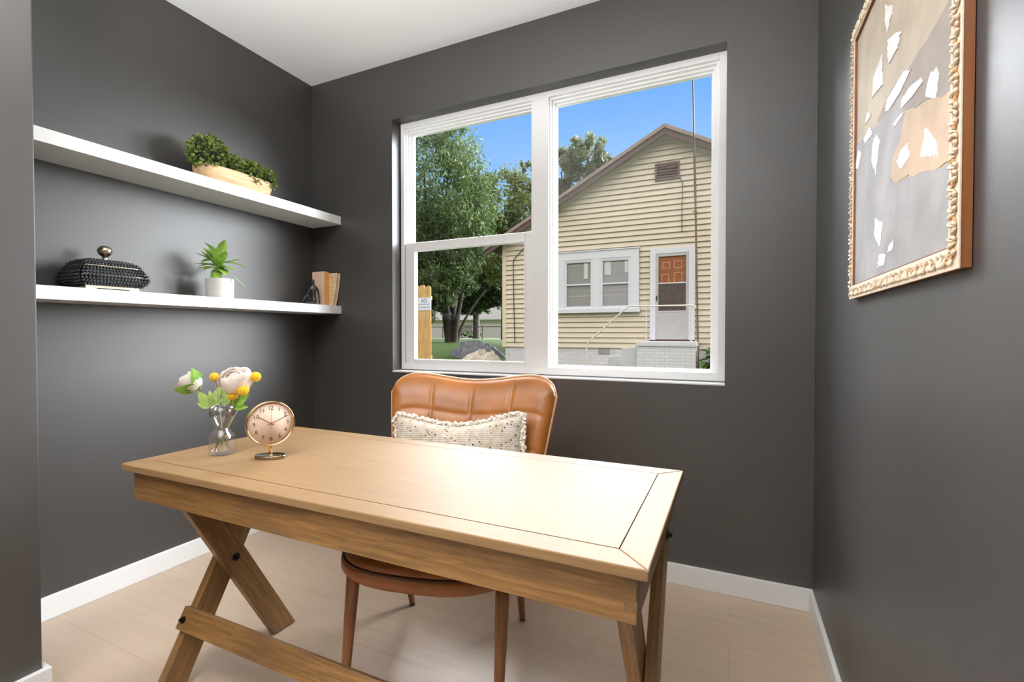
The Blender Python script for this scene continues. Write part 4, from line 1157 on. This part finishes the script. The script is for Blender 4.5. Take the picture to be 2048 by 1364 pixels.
# antenna mast
mast = thing('antenna_mast', 'tall thin leaning pipe mast in front of the cream gable', 'mast', (-.69, 11.75, .3))
MB().tube([(-.672, 11.62, gz(11.6)), (-.685, 11.62, .80), (-.76, 11.62, 4.3)], .022, 8).tube([(-.70, 11.62, 3.9), (-.82, 11.62, 3.93)], .012, 6).build('lower_pipe', M['rust'], mast)
MB().tube([(-.76, 11.62, 4.28), (-.79, 11.62, 5.45)], .026, 8).build('middle_pipe', M['fascia'], mast)
MB().tube([(-.79, 11.62, 5.43), (-.865, 11.62, 8.0)], .020, 8).build('upper_pipe', M['steel'], mast)

# broad-leaved vine at the right of the stoop
rng = random.Random(31)
vn = thing('vine', 'broad leaved green plant growing beside the white brick stoop', 'plant', (-.42, 11.35, gz(11.35)))
lv = MB(); stv = MB()
for k in range(150):
    c = Vector((rng.uniform(-.52, .1), rng.uniform(11.0, 11.5), rng.uniform(.30, .90)))
    if c.z > .75 and c.x > -.42: c.z -= .15
    a = rng.uniform(0, 2 * PI)
    d = Vector((math.cos(a), -abs(math.sin(a)) * .6, rng.uniform(-.5, .3)))
    leaf_blade(lv, c, d, rng.uniform(.16, .28), rng.uniform(.13, .22), droop=.3, fold=.15)
for k in range(6):
    x = -.45 + k * .09; stv.tube(bez((x, 11.45, gz(11.3) - .02), (x + .02, 11.45, .5), (x + rng.uniform(-.05, .05), 11.4, .8)), .006, 6)
stv.build('stem', M['bark'], vn); lv.build('foliage', M['ivy'], vn, fixn=False)

# ---- trees
def leaf_cloud(blobs, size, seed, elong=2.2, droopy=.0):
    rg = np.random.default_rng(seed); VV = []; n_tot = 0
    for (c, r, n) in blobs:
        d = rg.normal(size=(n, 3)); d /= np.linalg.norm(d, axis=1)[:, None]
        rad = rg.uniform(.30, 1, n) ** .5
        # clumping: pull leaves toward sub-cluster centres
        k = max(6, n // 60)
        dc = rg.normal(size=(k, 3)); dc /= np.linalg.norm(dc, axis=1)[:, None]
        cc_ = dc * (rg.uniform(.35, 1, k) ** .5)[:, None]
        idx = rg.integers(0, k, n)
        p = cc_[idx] + rg.normal(size=(n, 3)) * .11
        p = p * np.array(r) + np.array(c)
        a = rg.normal(size=(n, 3)); a[:, 2] -= droopy; a /= np.linalg.norm(a, axis=1)[:, None]
        b = np.cross(a, rg.normal(size=(n, 3))); b /= np.linalg.norm(b, axis=1)[:, None]
        s = size * rg.uniform(.6, 1.3, n)[:, None]
        q = np.stack([p - a * s * elong * .5, p + b * s * .5 - a * s * .05, p + a * s * elong * .5, p - b * s * .5 - a * s * .05], 1)
        VV.append(q.reshape(-1, 3))
    return np.concatenate(VV)
def mesh_quads(name, V, mat, parent):
    me = bpy.data.meshes.new(name); nq = len(V) // 4
    inv = np.array(wm(parent).inverted()); V = V @ inv[:3, :3].T + inv[:3, 3]
    me.vertices.add(len(V)); me.vertices.foreach_set('co', V.astype(np.float32).ravel())
    me.loops.add(len(V)); me.loops.foreach_set('vertex_index', np.arange(len(V), dtype=np.int32))
    me.polygons.add(nq); me.polygons.foreach_set('loop_start', np.arange(0, len(V), 4, dtype=np.int32)); me.polygons.foreach_set('loop_total', np.full(nq, 4, np.int32))
    me.update(calc_edges=True); me.validate()
    me.materials.append(mat)
    o = bpy.data.objects.new(name, me); C.objects.link(o); o.parent = parent; MATRIX[o.name] = wm(parent)
    return o
def tree(label, base, blobs, limbs, size, mat, seed, elong=2.2, droopy=0.):
    t = thing('tree', label, 'tree', base, 0, 'trees beyond the house and lawn')
    tk = MB()
    for pts, rads in limbs: tk.tube(pts, rads, 8)
    tk.build('trunk', M['bark'], t)
    mesh_quads('foliage', leaf_cloud(blobs, size, seed, elong, droopy), M[mat], t)
    return t
bx_, by_ = -10.75, 17.2; bz = gz(by_)
lim = []
for k, (dx, dy, top_, r) in enumerate(((-.9, .3, 3.2, .17), (-.35, -.2, 4.2, .16), (.15, .2, 4.5, .15), (.75, -.1, 3.6, .13), (.95, .2, 2.2, .08))):
    p0 = Vector((bx_ + dx * .22, by_ + dy * .3, bz - .15)); p2 = Vector((bx_ + dx * 1.5, by_ + dy * 2, bz + top_))
    lim.append((bez(p0, p0 + Vector((dx * .15, 0, top_ * .5)), p2, 8), [r * (1 - .07 * i) for i in range(8)]))
for (a, b, c, r) in (((-10.9, 16.6, 4.2), (-10.6, 16.2, 5.6), (-9.7, 15.9, 6.1), .07), ((-11.2, 16.4, 4.6), (-11.2, 15.9, 6.4), (-11.0, 15.6, 7.6), .07), ((-10.5, 16.5, 5.2), (-10.4, 16.0, 6.8), (-9.8, 15.8, 8.2), .06), ((-10.9, 16.0, 5.0), (-10.2, 15.6, 5.2), (-9.6, 15.4, 4.6), .045)):
    lim.append((bez(a, b, c, 7), [r * (1 - .11 * i) for i in range(7)]))
tree('big drooping green tree on the lawn behind the new wooden fence', (bx_, by_, bz),
     [((-11.6, 17, 7.6), (2.4, 2.2, 2.9), 11000), ((-10.4, 17, 6.2), (1.7, 1.9, 2.5), 8500), ((-12.2, 17, 4.6), (2.0, 1.8, 2.2), 7000), ((-10.6, 16.6, 9.0), (1.0, 1.0, 1.0), 1800),
      ((-9.8, 16.9, 5.2), (1.0, 1.4, 1.6), 3500), ((-11.2, 16.3, 3.4), (1.6, 1.1, 1.2), 4200), ((-9.9, 16.6, 3.6), (.7, .8, .9), 1300), ((-11.5, 15.9, 2.45), (1.25, .7, .85), 4600), ((-12.5, 16.3, 2.2), (1.1, .7, .95), 3000), ((-10.35, 15.9, 2.9), (.75, .6, .65), 1700), ((-13.8, 17.5, 6.0), (2.2, 2, 3.2), 5000)], lim, .062, 'tree_a', 1, 3.0, .8)
tree('yellow green tree at the middle of the window, right of the drooping tree', (-11.2, 23.3, gz(23.3)),
     [((-11.3, 23.3, 8.2), (1.9, 1.6, 1.7), 6500), ((-11.0, 23.3, 5.7), (2.1, 1.6, 2.0), 7500), ((-9.9, 23.3, 7.5), (1.0, .9, 1.4), 2200), ((-9.7, 23.3, 9.6), (.5, .5, .9), 500), ((-12.9, 23.3, 6.2), (1.6, 1.5, 2.0), 3000)],
     [([(-11.2, 23.3, .7), (-11.2, 23.3, 3.5), (-11.1, 23.3, 6)], [.22, .17, .1])], .10, 'tree_b', 2, 1.9)
tree('olive green tree rising behind the brown roof edge', (-7.6, 26, gz(26)),
     [((-7.35, 26, 11.0), (1.15, 1.2, 1.25), 2600), ((-6.4, 26, 10.0), (.95, 1.1, 1.0), 1100), ((-9.0, 26, 10.4), (1.2, 1.2, 1.4), 2400), ((-7.4, 26, 8.6), (1.5, 1.3, 1.5), 3400), ((-9.4, 26, 8.6), (1.2, 1.3, 1.6), 1500), ((-6.3, 26, 8.4), (1.2, 1.2, 1.2), 1200)],
     [([(-8.2, 26, .7), (-8.1, 26, 5), (-7.5, 26, 8), (-7.3, 26, 11)], [.22, .17, .1, .05]), ([(-8.1, 26, 6), (-8.6, 26, 8.5), (-8.9, 26, 10.4)], [.1, .07, .04]), ([(-7.8, 26, 7), (-6.9, 26, 8.6), (-6.4, 26, 10)], [.08, .06, .03])], .13, 'tree_c', 3, 1.8)
tree('low bright green tree just above the brown eave', (-8.3, 20.4, gz(20.4)),
     [((-7.45, 20.4, 5.93), (1.2, 1.1, 1.2), 2600), ((-8.35, 20.4, 4.7), (1.4, 1.1, 1.4), 2200)], [([(-8.0, 20.4, .7), (-7.9, 20.4, 3), (-7.6, 20.4, 5.6)], [.16, .12, .05])], .10, 'tree_b', 4, 2.0)
tree('deep green tree filling the far side of the lawn beside the cream house corner', (-14.8, 27, gz(27)),
     [((-14.2, 27, 6.2), (2.3, 1.6, 2.6), 7000), ((-16.4, 27.5, 6.2), (2.4, 1.6, 2.8), 6000), ((-13.0, 26.6, 4.6), (1.3, 1.2, 1.8), 3000), ((-15.2, 26.6, 3.6), (2.2, 1.3, 1.2), 3500), ((-15.8, 26.4, 3.3), (3.2, .8, .85), 5500), ((-17.0, 28, 6.0), (1.5, 1.4, 3.0), 2500)],
     [([(-15, 27, .7), (-15, 27, 3), (-14.8, 27, 5)], [.25, .2, .12])], .12, 'tree_d', 5, 2.4, .6)
tree('dense dark tree closing the view at the left edge of the window', (-22.6, 28.5, gz(28.5)),
     [((-22.6, 28.5, 4.5), (3.1, 2, 4.0), 9000), ((-26.0, 29, 5.5), (3.2, 2, 5.0), 8000), ((-22.4, 29.5, 8.0), (3.0, 2, 3.0), 5000)],
     [([(-22.6, 28.5, .7), (-22.6, 28.5, 4)], [.3, .2])], .13, 'tree_d', 6, 2.4, .4)

# far white brick house
fh = thing('house', 'low white brick house far behind the chain link fence', 'house', (-24, 41, .6))
MB().box(-33, -17.5, 40, 46, .4, 2.45).build('wall', M['far_wall'], fh)
MB().box(-33.4, -17.1, 39.6, 46.4, 2.45, 2.62).build('eave', M['ext_white'], fh)
MB().prism([(-33.4, 39.6, 2.62), (-33.4, 46.4, 2.62), (-33.4, 43, 4.4)], (16.3, 0, 0)).build('roof', M['shingle'], fh)
MB().box(-24.6, -22.7, 39.97, 40.02, 1.32, 2.0).build('window', M['blind'], fh)
MB().box(-24.7, -22.6, 39.9, 40.0, 1.22, 1.32).build('window_sill', M['fascia'], fh)
# chain link fence
cf = thing('chain_link_fence', 'thin dark chain link fence across the far lawn', 'fence', (-14, 26, gz(26)))
for x in (-19.2, -16.4, -13.6, -10.8):
    MB().tube([(x, 25.2, gz(25.2) - .1), (x, 25.2, 1.58)], .035, 8).build('post', M['steel'], cf)
MB().tube([(-22, 25.2, 1.55), (-9, 25.2, 1.55)], .026, 8).build('rail', M['steel'], cf)
wr = MB()
for k in range(100): 
    x = -22 + k * .13
    wr.tube([(x, 25.2, .80), (x + .7, 25.2, 1.54)], .003, 3, cap=False).tube([(x + .7, 25.2, .80), (x, 25.2, 1.54)], .003, 3, cap=False)
wr.build('wire_mesh', M['steel'], cf, fixn=False)
# shrubs at the far wall
for i, (x, y, r, lab) in enumerate(((-21.3, 37, .9, 'wider low green bush in front of the far white brick wall'), (-23.4, 37.5, .55, 'small low bush at the foot of the far white brick wall'))):
    b = thing('bush', lab, 'bush', (x, y, gz(y)), 0, 'low bushes by the far house')
    MB().tube([(x, y, gz(y) - .1), (x, y, gz(y) + .2)], .05, 6).build('stem', M['bark'], b)
    mesh_quads('foliage', leaf_cloud([((x, y, gz(y) + .25), (r * 1.3, .6, .35), 900)], .11, 40 + i, 1.8), M['tree_a'], b)

# new wooden fence end with contractor sign
fn = thing('wooden_fence', 'new pine picket fence end outside the lower left pane', 'fence', (-6.6, 9, .1))
FYF = 9.0; pw_ = .148; fx = -6.178
for k in range(5):
    a = fx - pw_ * (k + 1) + .004 - k * .012; b = a + pw_ - .004; zt = 2.215 + (.03 if k == 1 else .01 * (k % 3)); ch = .035; zb_ = gz(9) - .05
    MB().prism([(a, FYF, zb_), (b, FYF, zb_), (b, FYF, zt - ch), (b - ch, FYF, zt), (a + ch, FYF, zt), (a, FYF, zt - ch)], (0, .018, 0)).build('picket', M['fence'], fn, bevel=.003)
for zr in (.55, 1.9):
    MB().box(fx - .85, fx, FYF + .0185, FYF + .06, zr, zr + .09).build('rail', M['fence'], fn)
MB().box(fx - .95, fx - .86, FYF + .0185, FYF + .11, gz(9) - .1, 2.1).build('post', M['fence'], fn)
sgx0, sgx1, sgz0, sgz1 = -6.515, -6.170, 1.667, 1.955
sg = thing('sign', 'small white sign with blue lettering fixed on the new pine fence', 'sign', (-6.34, 8.99, 1.8))
MB().box(sgx0, sgx1, FYF - .010, FYF - .0005, sgz0, sgz1).build('board', M['sign'], sg)
def sign_line(s, size, x, z, mat, name, sx=1.):
    vs, fs = text_mesh(s, size, .0008)
    xf = Matrix.Translation((x, FYF - .0112, z)) @ Matrix.Rotation(R(90), 4, 'X') @ Matrix.Diagonal((sx, 1, 1, 1))
    MB().add([xf @ p for p in vs], fs, False).build(name, mat, sg)
sign_line('AD .', .125, -6.32, 1.885, M['sign_blue'], 'lettering', .95)
dl = MB(); xx_ = -6.495; rng = random.Random(2)
while xx_ < -6.20:
    w_ = rng.uniform(.008, .016); dl.m(1 if -6.40 < xx_ < -6.365 else 0)
    dl.box(xx_, xx_ + w_, FYF - .0118, FYF - .0098, 1.790 + rng.uniform(0, .006), 1.812 + rng.uniform(0, .008)); xx_ += w_ + rng.uniform(.005, .011)
dl.build('small_print', [M['sign_grey'], M['sign_red']], sg)
sign_line('704 409 7303', .072, -6.343, 1.728, M['sign_grey'], 'lettering', .80)

# tarp and drop cloth heap on the lawn
from mathutils import noise as mnoise
def heap(name, label, cat, c, rx, ry, h, mat, seed, sharp):
    off = Vector((seed * 3.1, seed * 1.7, 0))
    def fn(u, v):
        a = 2 * PI * u; d = Vector((math.cos(a), math.sin(a), 0)); q = 1 - v
        k = 1 + .25 * mnoise.noise(d * 1.6 + off)
        x = c[0] + rx * q * d.x * k; y = c[1] + ry * q * d.y * k
        p = Vector((x, y, 0)) * 2.2 + off
        f1 = 1 - abs(mnoise.noise(p * 1.0)) * 2; f2 = 1 - abs(mnoise.noise(p * 2.6 + off)) * 2; f3 = 1 - abs(mnoise.noise(p * 6 + off)) * 2
        dome = (1 - q ** 2.6)
        z = h * dome * (.62 + .30 * f1 + .20 * f2 + .09 * f3)
        return Vector((x + sharp * z, y, gz(y) - .03 + max(0, z)))
    return tag(MB().grid(fn, 140, 46, closed_u=True).build(name, M[mat], xf=Matrix.Translation(c)), label, cat)
heap('tarp', 'crumpled dark grey plastic tarp on the grass near the cream house', 'tarp', (-7.25, 13.1, gz(13.1)), .95, .45, .46, 'tarp', 4, -.35)
heap('drop_cloth', 'bundled cream drop cloth lying before the dark tarp', 'cloth', (-6.62, 12.1, gz(12.1)), .66, .34, .36, 'cloth', 8, .30)

# ------------------------------------------------------------------ light
w = bpy.data.worlds.new('sky'); SC.world = w; w.use_nodes = True
nt = w.node_tree; nt.nodes.clear()
out = N(nt, 'ShaderNodeOutputWorld'); bg = N(nt, 'ShaderNodeBackground')
tc = N(nt, 'ShaderNodeTexCoord'); sx = N(nt, 'ShaderNodeSeparateXYZ'); nt.links.new(tc.outputs['Generated'], sx.inputs[0])
r1 = ramp(nt, [(0., (.62, .78, .95)), (.17, (.42, .69, 1.0)), (.44, (.185, .46, 1.0))])
nt.links.new(sx.outputs['Z'], r1.inputs['Fac'])
# bright hazy cloud overhead and behind
mr = N(nt, 'ShaderNodeMapRange', interpolation_type='SMOOTHSTEP'); mr.inputs['From Min'].default_value = .50; mr.inputs['From Max'].default_value = .72
nt.links.new(sx.outputs['Z'], mr.inputs['Value'])
mr2 = N(nt, 'ShaderNodeMapRange', interpolation_type='SMOOTHSTEP'); mr2.inputs['From Min'].default_value = .05; mr2.inputs['From Max'].default_value = -.35
nt.links.new(sx.outputs['Y'], mr2.inputs['Value'])
mxm = N(nt, 'ShaderNodeMath', operation='MAXIMUM'); nt.links.new(mr.outputs[0], mxm.inputs[0]); nt.links.new(mr2.outputs[0], mxm.inputs[1])
mx = N(nt, 'ShaderNodeMix', data_type='RGBA'); nt.links.new(mxm.outputs[0], mx.inputs['Factor'])
nt.links.new(r1.outputs['Color'], mx.inputs[6]); mx.inputs[7].default_value = (2.65, 2.57, 2.52, 1)
# low down behind this house the sky is hidden by buildings and trees
lo1 = N(nt, 'ShaderNodeMapRange', interpolation_type='SMOOTHSTEP'); lo1.inputs['From Min'].default_value = .38; lo1.inputs['From Max'].default_value = .22
nt.links.new(sx.outputs['Z'], lo1.inputs['Value'])
lo2 = N(nt, 'ShaderNodeMath', operation='MULTIPLY'); nt.links.new(lo1.outputs[0], lo2.inputs[0]); nt.links.new(mr2.outputs[0], lo2.inputs[1])
mxl = N(nt, 'ShaderNodeMix', data_type='RGBA'); nt.links.new(lo2.outputs[0], mxl.inputs['Factor'])
nt.links.new(mx.outputs[2], mxl.inputs[6]); mxl.inputs[7].default_value = (.20, .19, .18, 1)
nt.links.new(mxl.outputs[2], bg.inputs['Color']); bg.inputs['Strength'].default_value = 1.0
nt.links.new(bg.outputs[0], out.inputs[0])

def light(name, kind, loc, energy, color=(1, 1, 1), aim=None, **kw):
    l = bpy.data.lights.new(name, kind); l.energy = energy; l.color = color
    for k, v_ in kw.items(): setattr(l, k, v_)
    o = bpy.data.objects.new(name, l); C.objects.link(o); o.location = loc
    if aim is not None: o.rotation_euler = (Vector(aim) - Vector(loc)).to_track_quat('-Z', 'Y').to_euler()
    return o
def sun(name, el, az, e, ang, col):
    d = Vector((math.sin(R(az)) * math.cos(R(el)), math.cos(R(az)) * math.cos(R(el)), math.sin(R(el))))
    return light(name, 'SUN', d * 30, e, col, aim=(0, 0, 0), angle=R(ang))
sun('low_sun', 27, 53, 24.0, 60, (.93, .965, 1))
sun('hazy_sky_glow', 27, -22, 14.5, 44, (.93, .965, 1))
light('added_ceiling_fill', 'AREA', (-.85, -.35, 1.75), 290, (.985, .985, 1), aim=(-.85, -.43, 2.74), shape='DISK', size=.6)  # upward fill light added behind the view to brighten the ceiling
light('added_side_fill', 'AREA', (-1.88, -.4, 1.65), 70, (1, .97, .93), aim=(-.98, -.83, 1.6), shape='DISK', size=1.0)  # fill light added out of view to brighten the right wall

# ------------------------------------------------------------------ camera
cd = bpy.data.cameras.new('camera'); cam = bpy.data.objects.new('camera', cd); C.objects.link(cam)
cd.sensor_width = 36; cd.lens = 36 * 949.385 / 2048; cd.clip_start = .02; cd.clip_end = 300
cam.location = (0, 0, 1.1405)
cam.rotation_mode = 'XYZ'
cam.rotation_euler = (PI / 2 - .0159, 0, .4323)
SC.camera = cam
SC.view_settings.view_transform = 'Standard'; SC.view_settings.look = 'None'; SC.view_settings.gamma = 1; SC.view_settings.exposure = 0
SC.view_settings.use_curve_mapping = False
SC.cycles.use_denoising = True
SC.cycles.transparent_max_bounces = 16
SC.cycles.sample_clamp_indirect = 6
